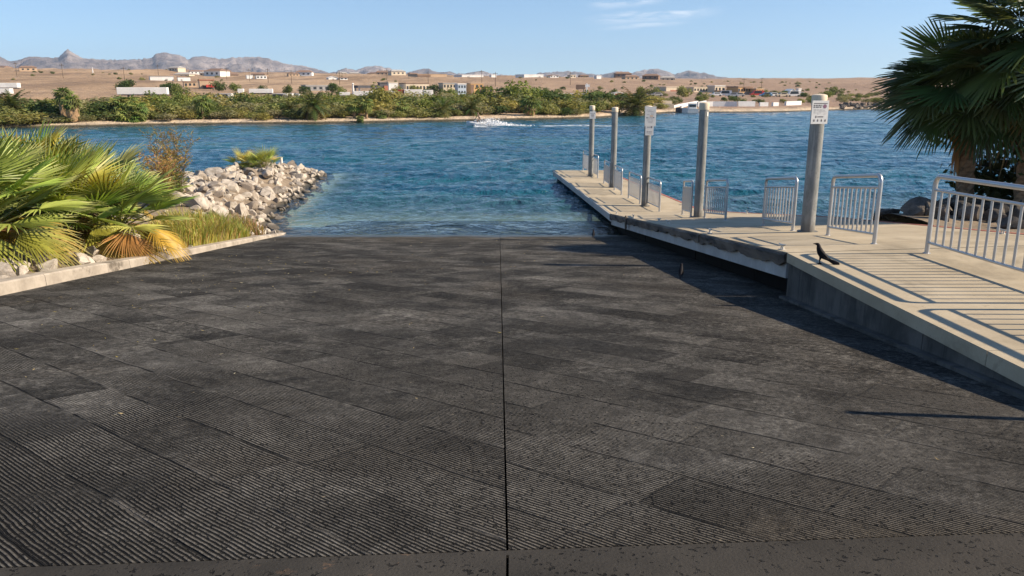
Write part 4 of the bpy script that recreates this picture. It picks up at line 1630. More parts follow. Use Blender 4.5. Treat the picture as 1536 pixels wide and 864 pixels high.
clump_palm(-25, 372, 14.4, 'big yellow-green fan palm at the left picture edge, behind the kerb boulders', 11, n=38, lp=1.1, L=1.15, stem=.5, ndead=9, e1=R(0))
clump_palm(84, 352, 17.0, 'fan palm with upright grey-green fans standing behind its yellowing neighbours', 12, n=38, lp=1.1, L=1.15, stem=.5, ndead=5, e1=R(8))
clump_palm(176, 368, 17.6, 'fan palm spilling golden fronds over the kerb onto the ramp', 13, n=42, lp=1.0, L=1.02, stem=.5, ndead=12, e1=R(-8))
clump_palm(-60, 330, 17.5, 'fan palm half out of the picture at the far left, upright pale fans', 14, n=32, lp=1.15, L=1.1, stem=.5, ndead=3, e1=R(10))
clump_palm(40, 325, 19.5, 'hindmost fan palm of the left clump, tall stiff fans against the river', 15, n=34, lp=1.2, L=1.15, stem=.6, ndead=3, e1=R(10))
clump_palm(130, 330, 20.0, 'fan palm at the back of the left clump, just in front of the rusty bush', 16, n=32, lp=1.1, L=1.1, stem=.55, ndead=3, e1=R(10))
# small yellow-green fan palm on the jetty
p = atY(392, 262, 41.5)
p.x -= .35
t = empty('fan_palm', (p.x, 41.5, float(bank_z(p.x, 41.5)) - .05))
tag(t, 'low yellow-green seedling palm growing among the boulders of the jetty', 'palm')
b = MB()
KW = dict(nseg=16, split=.35, sag=0, bend=.2, droop=.05, wfac=.8, spread=R(95))
fan_palm_crown(b, (0, 0, .1), 20, .5, .68, R(78), R(8), 31, GREENS[2:] + YELL[1:3], **KW)
fan_palm_crown(b, (.7, -.3, .15), 16, .62, .72, R(82), R(30), 32, GREENS + YELL[:1], **KW)
fan_palm_crown(b, (-.6, .2, .1), 14, .58, .66, R(80), R(25), 33, YELL[:3] + GREENS[:1], **KW)
b.build('crown', M['leaf'], t)

# big dark palms on the right bank
DG = [(.065, .098, .030), (.080, .112, .034), (.055, .086, .030), (.10, .12, .036)]


def tree_palm(x, y, zc, lean, seed, label, n=40, lp=1.25, L=1.15, skirt=12, e0=R(85), e1=R(-55)):
    zb = float(rbank_z(x, y)) - .1
    t = empty('fan_palm', (x, y, zb))
    tag(t, label, 'palm')
    h = zc - zb
    b = MB()
    n_ = 26
    vs, fs = [], []
    rs_ = random.Random(seed)
    K = 14
    for j in range(n_ + 1):
        f = j / n_
        for k in range(K):
            an = 2 * PI * k / K
            r = (.20 - .04 * f) * (1 + .16 * (((j + k * 2) % 3) - 1) + rs_.uniform(-.06, .06))
            vs.append((lean[0] * f * f + r * math.cos(an), lean[1] * f * f + r * math.sin(an), h * f))
    for j in range(n_):
        for k in range(K):
            k2 = (k + 1) % K
            fs.append((j * K + k, j * K + k2, (j + 1) * K + k2, (j + 1) * K + k))
    b.add(vs, fs)
    b.build('trunk', M['trunk'], t)
    b, bd = MB(), MB()
    fan_palm_crown(b, (lean[0], lean[1], h), n, lp, L, e0, e1, seed, DG, droop=.07, nseg=40, bend=.5, split=.58, wfac=1.0, sag=.08, spread=R(125), petcol=(.10, .11, .04), tip=(.10, .11, .05))
    b.build('crown', M['leaf'], t)
    if skirt:
        fan_palm_crown(bd, (lean[0], lean[1], h - .1), skirt, lp * .8, L * .9, R(-35), R(-80), seed + 5, [(.20, .13, .06), (.26, .17, .08), (.15, .10, .05)], droop=.3, nseg=26, bend=.5, petcol=(.2, .12, .06))
        bd.build('dead_fronds', M['leaf'], t)
    return t


tree_palm(11.35, 20.0, 4.72, (-.34, .1), 41, 'dark fan palm with brown booted trunk beside the walkway, left of the tall one', n=38, lp=1.1, L=1.32, skirt=2, e1=R(-28))
tree_palm(12.3, 19.2, 5.68, (-.14, .1), 42, 'tall dark fan palm at the right picture edge, its top fans catching the sun', n=56, lp=1.38, L=1.38, skirt=6, e1=R(-50))
tree_palm(15.4, 20.3, 5.9, (.2, 0), 44, 'fan palm mostly outside the right picture edge, behind the tall one', n=36, lp=1.4, L=1.38, skirt=4)


# shrubs: leaf-sized faces spread through clumped volumes
def leaf_cloud(b, blobs, n, size, cols, seed, flat=.0, elong=1.6, updir=.35):
    r_ = np.random.RandomState(seed)
    w_ = np.array([bl_[3] * bl_[4] * bl_[5] for bl_ in blobs])
    w_ = w_ ** .7
    w_ /= w_.sum()
    idx = r_.choice(len(blobs), n, p=w_)
    bl_ = np.array(blobs)[idx]
    u = r_.normal(size=(n, 3))
    u /= np.linalg.norm(u, axis=1)[:, None]
    rad = r_.uniform(.35, 1.0, n) ** .5 * (1 + r_.normal(0, .09, n))
    P = bl_[:, :3] + u * rad[:, None] * bl_[:, 3:6]
    nn = u * .8 + r_.normal(size=(n, 3)) * .7 + np.array([0, 0, updir])
    nn /= np.linalg.norm(nn, axis=1)[:, None]
    a = np.cross(nn, r_.normal(size=(n, 3)))
    a /= np.linalg.norm(a, axis=1)[:, None]
    c = np.cross(nn, a)
    sz = size * r_.uniform(.55, 1.35, n)
    cols_ = np.array(cols)
    # each clump leans to its own hue
    bc = cols_[r_.randint(0, len(cols_), len(blobs))]
    C = bc[idx] * .65 + cols_[r_.randint(0, len(cols_), n)] * .35
    C = C * r_.uniform(.75, 1.25, n)[:, None]
    for i in range(n):
        p, A, B = P[i], a[i] * sz[i] * elong * .5, c[i] * sz[i] * .5
        b.add([p - A, p - A * .1 + B, p + A, p - A * .1 - B], [(0, 1, 2, 3)], col=tuple(C[i]))


def blobs_for(seed, w_, h_, n, flatten=1.0):
    r_ = random.Random(seed)
    out = []
    for i in range(n):
        an = r_.uniform(0, 2 * PI)
        rr0 = w_ * .5 * math.sqrt(r_.random()) * .85
        s = r_.uniform(.22, .42) * w_
        z = h_ * r_.uniform(.28, .78) * (1 - .35 * (rr0 / (w_ * .5)) ** 2)
        out.append((math.cos(an) * rr0, math.sin(an) * rr0, z, s, s, min(s * r_.uniform(.7, 1.1) * flatten, z * 1.05)))
    return out


OLIVE = [(.18, .20, .06), (.22, .23, .08), (.15, .18, .06), (.26, .25, .10)]
YOL = [(.29, .26, .07), (.25, .24, .07), (.32, .27, .10)]
DKG = [(.070, .11, .032), (.09, .13, .040), (.11, .145, .05)]
GRY = [(.24, .235, .12), (.29, .26, .15), (.20, .205, .10)]
MIDG = [(.15, .185, .048), (.19, .22, .056), (.12, .16, .044)]
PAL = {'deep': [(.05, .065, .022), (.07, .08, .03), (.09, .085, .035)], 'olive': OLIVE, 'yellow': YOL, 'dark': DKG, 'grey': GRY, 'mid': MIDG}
SHRUB = {}
for nm, cols in PAL.items():
    for v in range(2):
        b = MB()
        leaf_cloud(b, blobs_for(hash_ := (sum(map(ord, nm)) + v * 7), 1.0, .85, 11), 1100, .062, cols, hash_ + 3)
        me = b.mesh('shrub_' + nm)
        me.materials.append(M['leaf2'])
        SHRUB[nm, v] = me
b = MB()
rs = random.Random(9)
for k in range(6):
    an = rs.uniform(0, 6.28)
    q = Vector((math.cos(an) * .22, math.sin(an) * .22, .55))
    b.tube([(0, 0, -.1), q * .5 + Vector((0, 0, .02)), q], [.03, .02, .008], 5)
stem_me = b.mesh('stems')
stem_me.materials.append(M['bark'])

SL = {'olive': 'olive green shrub in the thicket along the far riverbank', 'yellow': 'yellow-olive shrub in the thicket along the far riverbank',
      'dark': 'dark green bushy tree in the thicket along the far riverbank', 'grey': 'grey-green tamarisk shrub in the thicket along the far riverbank',
      'mid': 'fresh green leafy shrub in the thicket along the far riverbank'}


def shrub(x, y, w_, h_, kind, label, group, name='shrub', z=None, rs=rng):
    zz = gz(x, y) if z is None else z
    t = empty(name, (x, y, zz), rs.uniform(0, 6.28))
    tag(t, label, 'tree' if name.endswith('tree') else 'shrub', group)
    c = link('crown' if name.endswith('tree') else 'foliage', SHRUB[kind, rs.randint(0, 1)], t)
    c.scale = (w_, w_ * rs.uniform(.85, 1.1), h_)
    s_ = link('trunk' if name.endswith('tree') else 'stems', stem_me, t)
    s_.scale = (w_ * .6, w_ * .6, h_)
    return t


rs = random.Random(77)
KIND_AT = lambda px: rs.choices(['olive', 'yellow', 'grey', 'mid', 'dark'], [5, 2.6, 4, 2, .9] if px < 640 else [5, 3, 4, 2.5, .9])[0]
# three rows: waterline fringe, middle, back row that hides the truck yard
for row, (d0, d1, hgt, step) in enumerate(((3.0, 6, (.8, 1.7), 18), (7, 12, (1.4, 2.5), 19), (15, 23, (1.9, 3.0), 19), (28, 38, (2.1, 3.2), 19), (46, 62, (2.0, 3.0), 25))):
    px = -150.0
    while px < 985:
        px += step * rs.uniform(.6, 1.35)
        a = az_of(px)
        r = float(shore_r(a)) + rs.uniform(d0, d1)
        if row == 0 and (690 < px < 790 or 880 < px or 205 < px < 240 or 520 < px < 545):
            continue
        x, y = r * math.sin(a), r * math.cos(a)
        hh = rs.uniform(*hgt) * float(np.interp(px, [0, 130, 300, 700, 760, 850, 960], [.85, .85, 1, 1.05, 1.15, 1.05, .8]))
        k = KIND_AT(px)
        shrub(x, y, hh * rs.uniform(1.6, 2.6), hh * 1.1, k, SL[k], 'shrubs of the far bank thicket', rs=rs)
# reeds and low scrub at the far left
for px, hh, k in ((-40, 1.8, 'yellow'), (10, 1.6, 'yellow'), (40, 1.5, 'olive'), (66, 1.5, 'yellow'), (90, 1.2, 'grey'), (-10, 1.9, 'olive')):
    a = az_of(px)
    r = float(shore_r(a)) + 2.5
    shrub(r * math.sin(a), r * math.cos(a), 5.2, hh, k, 'low straw-coloured reed scrub at the left end of the far bank', 'reed scrub at the far left', rs=rs)
# named trees of the thicket
for px, Y, w_, h_, k, lab in ((572, 133, 4.2, 5.0, 'yellow', 'upright golden-green tree rising above the far bank thicket, in front of the truck yard'),
                              (757, 150, 7.0, 5.3, 'dark', 'tall dark green tree left of the skirted palm on the far bank'),
                              (782, 150, 7.5, 5.7, 'mid', 'tall green tree directly behind the skirted palm on the far bank'),
                              (802, 158, 6.0, 5.0, 'dark', 'round green tree right of the skirted palm on the far bank'),
                              (735, 150, 6.0, 4.6, 'mid', 'rounded green tree at the right end of the cream buildings, on the far bank'),
                              (88, 112, 5.0, 3.4, 'dark', 'dark bush in deep shade left of the two skirted palms'),
                              (172, 113, 5.2, 3.0, 'dark', 'black-green bush beside the broad palm clump on the far bank')):
    x = (px - 768) / 1200 * Y
    shrub(x, Y, w_, h_, k, lab, None, 'tree', rs=rs)
for k in range(15):
    px = rs.choice((rs.uniform(225, 460), rs.uniform(490, 740), rs.uniform(820, 930)))
    Y = float(shore_r(az_of(px))) + rs.uniform(10, 30)
    hh = rs.uniform(3.0, 4.4)
    shrub((px - 768) / 1200 * Y, Y, hh * rs.uniform(.9, 1.3), hh, rs.choice(('mid', 'olive', 'grey', 'dark')), 'ragged tree standing a head above the shrubs of the far bank thicket', 'taller trees in the thicket', 'tree', rs=rs)
# trees around the town
for i, (px, yt, yb, Y, k) in enumerate(((212, 117, 133, 285, 'dark'), (198, 122, 132, 290, 'dark'), (270, 121, 140, 250, 'dark'), (285, 126, 141, 245, 'mid'), (341, 118, 134, 300, 'dark'), (366, 123, 134, 300, 'mid'),
                                        (405, 126, 136, 290, 'dark'), (440, 126, 137, 280, 'mid'), (464, 127, 137, 280, 'dark'), (506, 122, 137, 290, 'dark'), (520, 130, 138, 270, 'mid'), (655, 125, 139, 300, 'dark'),
                                        (601, 127, 134, 290, 'olive'), (628, 126, 134, 290, 'olive'), (680, 130, 141, 235, 'mid'), (642, 131, 146, 215, 'dark'), (672, 132, 141, 235, 'mid'), (814, 129, 139, 300, 'dark'), (837, 131, 139, 300, 'dark'),
                                        (890, 132, 143, 270, 'dark'), (915, 132, 140, 290, 'mid'), (958, 128, 142, 300, 'olive'), (978, 128, 140, 300, 'olive'), (1018, 127, 142, 290, 'olive'), (988, 147, 155, 205, 'dark'), (1012, 145, 154, 205, 'dark'),
                                        (1042, 143, 151, 220, 'mid'), (1048, 138, 147, 240, 'olive'), (1088, 143, 150, 235, 'mid'), (1105, 148, 154, 210, 'olive'), (1150, 134, 143, 330, 'dark'), (1166, 135, 143, 330, 'dark'), (1240, 130, 143, 330, 'mid'),
                                        (1225, 136, 148, 280, 'mid'), (1256, 140, 150, 260, 'olive'), (1205, 145, 156, 230, 'olive'), (1165, 151, 158, 205, 'olive'), (1270, 145, 155, 230, 'olive'), (1196, 138, 149, 290, 'dark'), (1285, 148, 156, 215, 'grey'), (1305, 147, 155, 225, 'olive'))):
    x = (px - 768) / 1200 * Y
    z = gz(x, Y)
    zt = ht(yt, Y)
    h_ = max(1.2, zt - z)
    w_ = max(h_ * 1.15, (yb - yt) / 1200 * Y * 1.4)
    shrub(x, Y, w_, h_ * 1.12, k, 'dark rounded shade tree among the distant town buildings', 'shade trees in the distant town', 'tree', rs=rs)


# far palms
def feather_crown(b, c, n, L, seed, cols, e0=R(80), e1=R(-40), dead=0):
    r_ = random.Random(seed)
    for i in range(n):
        az_ = i * 2.39996
        e = e0 + (e1 - e0) * (i / (n - 1)) + r_.uniform(-.1, .1)
        col = r_.choice(cols) if i < n - dead else r_.choice([(.30, .21, .10), (.24, .16, .08), (.34, .26, .14)])
        col = tuple(q_ * r_.uniform(.8, 1.2) for q_ in col)
        p = V3(c)
        l = L * r_.uniform(.85, 1.1)
        K = 9
        pts = []
        for k in range(K + 1):
            pts.append(p.copy())
            ee = e - 1.15 * (k / K) ** 1.3
            dd = Vector((math.cos(az_) * math.cos(ee), math.sin(az_) * math.cos(ee), math.sin(ee)))
            p = p + dd * l / K
        side = Vector((-math.sin(az_), math.cos(az_), 0))
        for k in range(1, K):
            d_ = (pts[k + 1] - pts[k]).normalized()
            wl = l * .20 * math.sin(PI * (k / K) ** .8) + .08
            for s in (-1, 1):
                tip = pts[k] + side * s * wl + d_ * wl * .7 - Vector((0, 0, wl * .25))
                b.add([pts[k], pts[k] + d_ * l / K * .8, tip], [(0, 1, 2)], col=col)
        b.tube(pts, .03, 3, False, col=col)


def far_palm(px, ytop, Y, kind, label, w_=None, trunk=True, cols=None, lean=0, name='palm', skirt=False, n=None):
    x = (px - 768) / 1200 * Y / 1.003
    z = gz(x, Y)
    top = ht(ytop, Y)
    W_ = (w_ or 36) / 1200 * Y
    t = empty(name, (x, Y, z))
    tag(t, label, 'palm')
    b = MB()
    if kind == 'feather':
        L = W_ * .56
        c = max(.5, top - z - L * .75)
        feather_crown(b, (0, 0, c), n or 46, L, int(px), cols or [(.085, .11, .036), (.11, .13, .046), (.13, .135, .05)], e1=R(-50), dead=9)
        b.build('crown', M['leaf2'], t)
        tr = .28
    else:
        L = W_ * (.40 if skirt else .30)
        c = max(.4, top - z - L * 1.5)
        fan_palm_crown(b, (0, 0, c), n or 26, L * .75, L, R(85), R(-35), int(px), cols or [(.17, .21, .06), (.22, .25, .07), (.12, .16, .05)], nseg=9, droop=.3)
        b.build('crown', M['leaf2'], t)
        tr = .2
    b = MB()
    b.tube([(0, 0, -.3), (lean * .3, 0, c * .5), (lean, 0, c)], [tr * 1.1, tr * .95, tr * .9], 8)
    b.build('trunk', M['trunk'], t)
    if skirt:
        b = MB()
        K = 16
        r_ = random.Random(int(px))
        vs, fs = [], []
        for j in range(8):
            f = j / 7
            for k in range(K):
                an = 2 * PI * k / K
                rad = W_ * (.22 + .10 * math.sin(f * PI * .9)) * r_.uniform(.8, 1.15)
                vs.append((rad * math.cos(an), rad * math.sin(an), c * .05 + (c * .98) * f))
        for j in range(7):
            for k in range(K):
                k2 = (k + 1) % K
                fs.append((j * K + k, j * K + k2, (j + 1) * K + k2, (j + 1) * K + k))
        b.add(vs, fs)
        b.build('skirt', M['skirt'], t)
    return t


far_palm(34, 135, 112, 'feather', 'broad feather palm at the left end of the far bank, in front of white trailers', w_=62, n=56)
far_palm(78, 148, 112, 'feather', 'smaller dark feather palm between the broad palm and the skirted pair', w_=36)
far_palm(112, 126, 110, 'fan', 'taller palm of the skirted pair on the far bank', w_=26, skirt=True)
far_palm(122, 137, 107.5, 'fan', 'shorter palm of the skirted pair with shaggy tan skirt reaching the shore', w_=27, skirt=True)
for px, yt, Y, w_ in ((192, 139, 113, 30), (206, 137, 114, 34), (218, 148, 112, 28), (200, 158, 111.5, 30), (214, 163, 111.5, 28)):
    t = far_palm(px, yt, Y, 'fan', 'light green fan palm in the dense palm clump left of the long white trailer', w_=w_ * 1.3, cols=[(.22, .27, .07), (.28, .31, .09), (.16, .21, .06)])
    t['group'] = 'dense palm clump on the far bank'
far_palm(313, 139, 116, 'fan', 'slim single-trunk fan palm below the building with the red sign', w_=34)
far_palm(476, 136, 118.5, 'feather', 'wide feather palm with drooping dead fronds at the middle of the far shore', w_=52, n=60)
far_palm(441, 150, 122, 'feather', 'dark young feather palm left of the wide drooping feather palm', w_=34)
t = far_palm(536, 146, 121, 'fan', 'left one of two blue-green fan palms leaning over the water', w_=28)
t = far_palm(554, 144, 121, 'fan', 'right one of two blue-green fan palms leaning over the water', w_=28)
far_palm(544, 172, 117.5, 'fan', 'small dark palm leaning out over the waterline', w_=16)
far_palm(575, 163, 122, 'fan', 'small dark fan palm at the shore below the golden tree', w_=22)
far_palm(607, 149, 126, 'fan', 'dark fan palm in the thicket below the red truck', w_=30)
far_palm(666, 147, 127, 'feather', 'dark arching feather palm below the cream buildings', w_=40)
far_palm(708, 147, 130, 'feather', 'dense dark feather palm near the sandy beach, behind the watercraft', w_=38)
far_palm(795, 137, 133, 'fan', 'stout palm with shaggy golden skirt standing alone on the beach', w_=28, skirt=True)
far_palm(895, 134, 190, 'fan', 'fan palm by the roofs right of the yellow structure', w_=20)
far_palm(948, 131, 146, 'feather', 'big feather palm at the tip of the wooded bank, behind the rules sign', w_=66, n=64, cols=[(.07, .085, .026), (.09, .10, .036), (.13, .115, .05)])

# tamarisk beside the left palms
def tamarisk(px, py, Y, h, label, seed):
    p = atY(px, py, Y)
    z = float(bank_z(p.x, Y))
    t = empty('tamarisk', (p.x, Y, z))
    tag(t, label, 'shrub')
    r_ = random.Random(seed)
    tw = MB()
    fo = MB()
    C = [(.38, .25, .09), (.46, .30, .12), (.27, .27, .08), (.21, .26, .08), (.36, .28, .095)]
    for i in range(15):
        an = r_.uniform(0, 6.28)
        ln = r_.uniform(.10, .42)
        hh = h * r_.uniform(.6, 1.02)
        pts = [Vector((0, 0, -.1))]
        q = Vector((0, 0, 0))
        for k in range(1, 8):
            f = k / 7
            q = Vector((math.cos(an) * ln * hh * f ** 1.3, math.sin(an) * ln * hh * f ** 1.3, hh * f)) + Vector((r_.uniform(-.06, .06), r_.uniform(-.06, .06), 0))
            pts.append(q)
        tw.tube(pts, [.014 - .0015 * k for k in range(8)], 5)
        for k in range(2, 8):
            for m_ in range(8):
                base = pts[k - 1].lerp(pts[k], r_.random())
                a2 = r_.uniform(0, 6.28)
                d_ = Vector((math.cos(a2), math.sin(a2), r_.uniform(.2, 1.1))).normalized()
                l2 = r_.uniform(.18, .42)
                col = C[r_.choice((0, 1, 4))] if k > 4 else C[r_.choice((2, 3, 3, 4))]
                tw.tube([base, base + d_ * l2], [.006, .002], 3, False)
                for s_ in range(11):
                    o = base + d_ * l2 * r_.uniform(.15, 1.1)
                    dd = (d_ + Vector((r_.gauss(0, .6), r_.gauss(0, .6), r_.gauss(0, .6)))).normalized() * r_.uniform(.04, .10)
                    sd = dd.cross(Vector((r_.gauss(0, 1), r_.gauss(0, 1), r_.gauss(0, 1)))).normalized() * .011
                    fo.add([o - sd, o + sd, o + dd], [(0, 1, 2)], col=tuple(c * r_.uniform(.75, 1.3) for c in col))
    tw.build('branches', M['bark'], t)
    fo.build('foliage', M['leaf2'], t)


tamarisk(268, 308, 27.5, 2.55, 'rusty feathery tamarisk bush with sparse tips, rising behind the palms and boulders', 5)
tamarisk(248, 320, 26.0, 1.9, 'lower green-grey tamarisk shoots at the foot of the rusty bush', 6)


def grass_clump(px, py, w_, h, n, label, seed, cols):
    d = ray(px, py)
    t_ = 8.0
    while t_ < 45 and (CAM_Z + d.z * t_) > float(bank_z(d.x * t_, d.y * t_)):
        t_ += .05
    x, y = d.x * t_, d.y * t_
    t = empty('grass_clump', (x, y, float(bank_z(x, y))))
    tag(t, label, 'grass clump')
    r_ = random.Random(seed)
    b = MB()
    for i in range(n):
        rr0 = w_ * .5 * math.sqrt(r_.random())
        an = r_.uniform(0, 6.28)
        bx_, by_ = rr0 * math.cos(an), rr0 * math.sin(an) * 1.2
        bz_ = float(bank_z(min(x + bx_, -8.1 if y + by_ < 27 else 9), y + by_)) - float(bank_z(x, y))
        bx_ = min(bx_, -8.08 - x) if y + by_ < 27 else bx_
        hh = h * r_.uniform(.5, 1.1) * (1 - .4 * (rr0 / (w_ * .5)) ** 2)
        la = r_.uniform(0, 6.28)
        lean = hh * r_.uniform(.1, .75)
        L_ = Vector((math.cos(la) * lean, math.sin(la) * lean, 0))
        sd = Vector((-math.sin(la), math.cos(la), 0)) * .012
        p0 = Vector((bx_, by_, bz_))
        p1 = p0 + L_ * .3 + Vector((0, 0, hh * .6))
        p2 = p0 + L_ + Vector((0, 0, hh * .95))
        col = tuple(c * r_.uniform(.75, 1.25) for c in r_.choice(cols))
        b.add([p0 - sd, p0 + sd, p1 + sd * .8, p1 - sd * .8, p2], [(0, 1, 2, 3), (3, 2, 4)], col=col)
    b.build('blades', M['leaf2'], t)


GC = [(.42, .38, .09), (.50, .42, .13), (.30, .32, .08), (.56, .45, .18)]
grass_clump(312, 362, 2.7, .95, 2100, 'large yellow-green grass tussock between the boulders and the kerb', 1, GC)
grass_clump(280, 366, 1.9, .75, 1000, 'yellow-green grass tussock next to the palm that spills over the kerb', 2, GC)
grass_clump(338, 352, 1.6, .75, 700, 'grass tussock at the water end of the large tussock', 4, GC)
grass_clump(374, 347, 1.0, .6, 350, 'small rusty grass tuft among boulders near the end of the kerb', 3, [(.26, .20, .08), (.16, .16, .05), (.30, .20, .10)])
grass_clump(225, 385, 1.0, .45, 220, 'short dry grass at the foot of the golden palm fronds', 7, [(.40, .30, .14), (.30, .24, .09)])

# low dark bushes right of the walkway
rs = random.Random(15)
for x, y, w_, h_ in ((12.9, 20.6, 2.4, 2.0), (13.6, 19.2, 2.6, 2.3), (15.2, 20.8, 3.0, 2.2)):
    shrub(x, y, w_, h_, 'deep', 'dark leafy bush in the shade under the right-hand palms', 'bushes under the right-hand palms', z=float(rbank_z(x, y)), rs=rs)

# ------------------------------------------------------------------ the town across the river
WALLM = {}


def wallmat(key, col, rough=.8):
    if key not in WALLM:
        c2 = tuple(c * .82 for c in col)
        WALLM[key] = pmat('wall_' + key, c2, col, .25, rough, 0, coord='obj')
    return WALLM[key]


wallmat('white', (.80, .79, .76))
wallmat('cream', (.66, .56, .42))
wallmat('tan', (.52, .37, .24))
wallmat('orange', (.60, .37, .17))
wallmat('brown', (.23, .15, .105))
wallmat('red', (.55, .06, .045), .5)
wallmat('bluegrey', (.42, .50, .58))
wallmat('grey', (.36, .35, .34))
wallmat('darkgrey', (.10, .10, .11))
wallmat('rust', (.42, .16, .10))
wallmat('yellow', (.74, .56, .12), .5)
wallmat('blue', (.10, .30, .50), .5)
wallmat('roofbrown', (.26, .17, .12))
wallmat('roofgrey', (.42, .40, .37))
wallmat('silver', (.55, .56, .57), .4)
M['glass'] = pmat('dark_window_glass', (.03, .035, .04), (.05, .055, .06), .5, .15, 0)
M['tyre'] = pmat('black_tyre_rubber', (.015, .015, .015), (.025, .025, .025), 3, .8, 0)


def building(name, label, x0, x1, yt, Y, wall, roof='roofgrey', style='flat', depth=None, wins=0, rows=1, door=None, group=None, awn=None, yaw=R(26), canopy=False, par=.35):
    W_ = (x1 - x0) / 1200 * Y
    if yaw:
        D_ = min(depth or max(6, W_ * .5), W_ * .7)
        depth = D_
        W_ = max(W_ * .45, (W_ - D_ * math.sin(yaw)) / math.cos(yaw))
    cx = ((x0 + x1) / 2 - 768) / 1200 * Y / 1.003
    z = min(gz(cx - W_ / 2, Y), gz(cx + W_ / 2, Y))
    H_ = max(2.0, ht(yt, Y) - z)
    D_ = depth or max(6, W_ * .5)
    t = empty(name, (cx, Y + D_ / 2, z), yaw)
    tag(t, label, 'building', group)
    f = -D_ / 2
    wm = WALLM[wall]
    if canopy:
        b = MB()
        b.box((0, 0, H_ - .45), (W_, D_, .9))
        b.build('canopy_roof', wm, t)
        for sx in (-.4, .4):
            for sy in (-.35, .35):
                b = MB()
                b.box((sx * W_, sy * D_, (H_ - .9) / 2), (.45, .45, H_ - .9))
                b.build('column', WALLM['white'], t)
        return t
    b = MB()
    if style == 'gable':
        e = H_ * .68
        b.box((0, 0, e / 2 - .3), (W_, D_, e + .6))
        b.add([(-W_ / 2, f, e), (W_ / 2, f, e), (0, f, H_ - .1), (-W_ / 2, -f, e), (W_ / 2, -f, e), (0, -f, H_ - .1)], [(0, 1, 2), (4, 3, 5), (0, 2, 5, 3), (1, 4, 5, 2)])
        b.build('wall', wm, t)
        b = MB()
        for s in (-1, 1):
            vs = [(s * (W_ / 2 + .35), f - .4, e - .22), (0, f - .4, H_ + .02), (0, -f + .4, H_ + .02), (s * (W_ / 2 + .35), -f + .4, e - .22)]
            vs += [(x, y, zz + .16) for x, y, zz in vs]
            b.add(vs, [(0, 1, 2, 3), (7, 6, 5, 4), (0, 4, 5, 1), (1, 5, 6, 2), (2, 6, 7, 3), (3, 7, 4, 0)])
        b.build('roof', WALLM[roof], t)
        top = e
    elif style == 'hip':
        e = H_ * .66
        b.box((0, 0, e / 2 - .3), (W_, D_, e + .6))
        b.build('wall', wm, t)
        b = MB()
        o = .5
        rx = max(0, W_ / 2 - D_ / 2)
        b.add([(-W_ / 2 - o, f - o, e + .01), (W_ / 2 + o, f - o, e + .01), (W_ / 2 + o, -f + o, e + .01), (-W_ / 2 - o, -f + o, e + .01), (-rx, 0, H_), (rx, 0, H_)],
              [(3, 2, 1, 0), (0, 1, 5, 4), (1, 2, 5), (2, 3, 4, 5), (3, 0, 4)])
        b.build('roof', WALLM[roof], t)
        top = e
    else:
        b.box((0, 0, H_ / 2 - .5), (W_, D_, H_ + .99))
        b.build('wall', wm, t)
        b = MB()
        b.box((0, 0, H_ + par / 2 - .05), (W_ + .3, D_ + .3, par))
        b.build('roof', WALLM[roof], t)
        top = H_
    for r_ in range(rows):
        for k in range(wins):
            wx_ = -W_ / 2 + W_ * (k + .5) / wins
            wz_ = top * (r_ + .55) / rows
            ww, wh = min(1.8, W_ / wins * .5), min(1.5, top / rows * .45)
            b = MB()
            b.box((wx_, f - .02, wz_), (ww, .08, wh))
            b.build('window', M['glass'], t)
    if door:
        dx_, dw, dh, dm = door
        b = MB()
        b.box((dx_ * W_, f - .03, dh * top / 2), (dw * W_, .10, dh * top))
        b.build('door', WALLM[dm], t)
    if awn:
        a0, a1, az_, ah, am, out_ = awn
        b = MB()
        b.box(((a0 + a1) / 2 * W_, f - out_ / 2 - .01, az_ * top), ((a1 - a0) * W_, out_, ah * top))
        b.build('awning_or_shade', WALLM[am], t)
    return t


B = building
# far ridge
B('warehouse', 'long tan box building with shaded brown left end on the far ridge', 613, 672, 111.5, 620, 'tan', 'tan', depth=40, awn=(-.5, -.06, .55, .75, 'brown', .8), wins=0)  # brown front box gives the shaded left end as colour; no awning there
B('warehouse', 'long white flat building on the far ridge, right of the tan box building', 682, 726, 114.2, 640, 'white', 'white', depth=30, door=(-.2, .12, .5, 'grey'))
B('warehouse', 'small white building right of the long white one on the far ridge', 735, 745, 116.5, 640, 'white', 'white')
B('warehouse', 'big white box warehouse on the far ridge, above the dark green trees', 773, 814, 113.3, 600, 'white', 'white', depth=30, door=(.3, .1, .5, 'grey'))
B('house', 'low white house with brown roof right of the big white warehouse', 818, 836, 116.2, 600, 'white', 'roofbrown', 'gable', depth=12, wins=3)
B('house', 'cream low house on the far ridge above the yellow structure', 849, 861, 117.3, 600, 'cream', 'roofgrey', 'flat', depth=12, wins=2)
B('house', 'white cube building on the far ridge above the rules sign', 888, 898, 116.2, 600, 'white', 'white', depth=10)
B('warehouse', 'long white building with low roof on the sandy slope at left, its left half', 231, 272, 115.0, 430, 'white', 'roofgrey', depth=18, wins=0, door=(.2, .1, .5, 'grey'))
B('warehouse', 'shorter white building right of the long white one on the sandy slope', 276, 298, 115.8, 430, 'white', 'roofbrown', depth=14, door=(-.2, .12, .5, 'grey'))
B('house', 'white church-like building with peaked gable on the ridge', 496, 514, 114.8, 520, 'white', 'white', 'gable', depth=18, door=(0, .2, .5, 'grey'))
B('house', 'low white house right of the peaked white building', 514, 528, 118.0, 520, 'white', 'roofbrown', 'hip', depth=10, wins=2)
B('house', 'low white house at the left on the ridge, nearer its edge', 379, 390, 115.8, 520, 'white', 'white', depth=10)
B('house', 'longer low white house next to the small white one on the ridge', 391, 410, 116.0, 520, 'white', 'roofgrey', depth=10, wins=3)
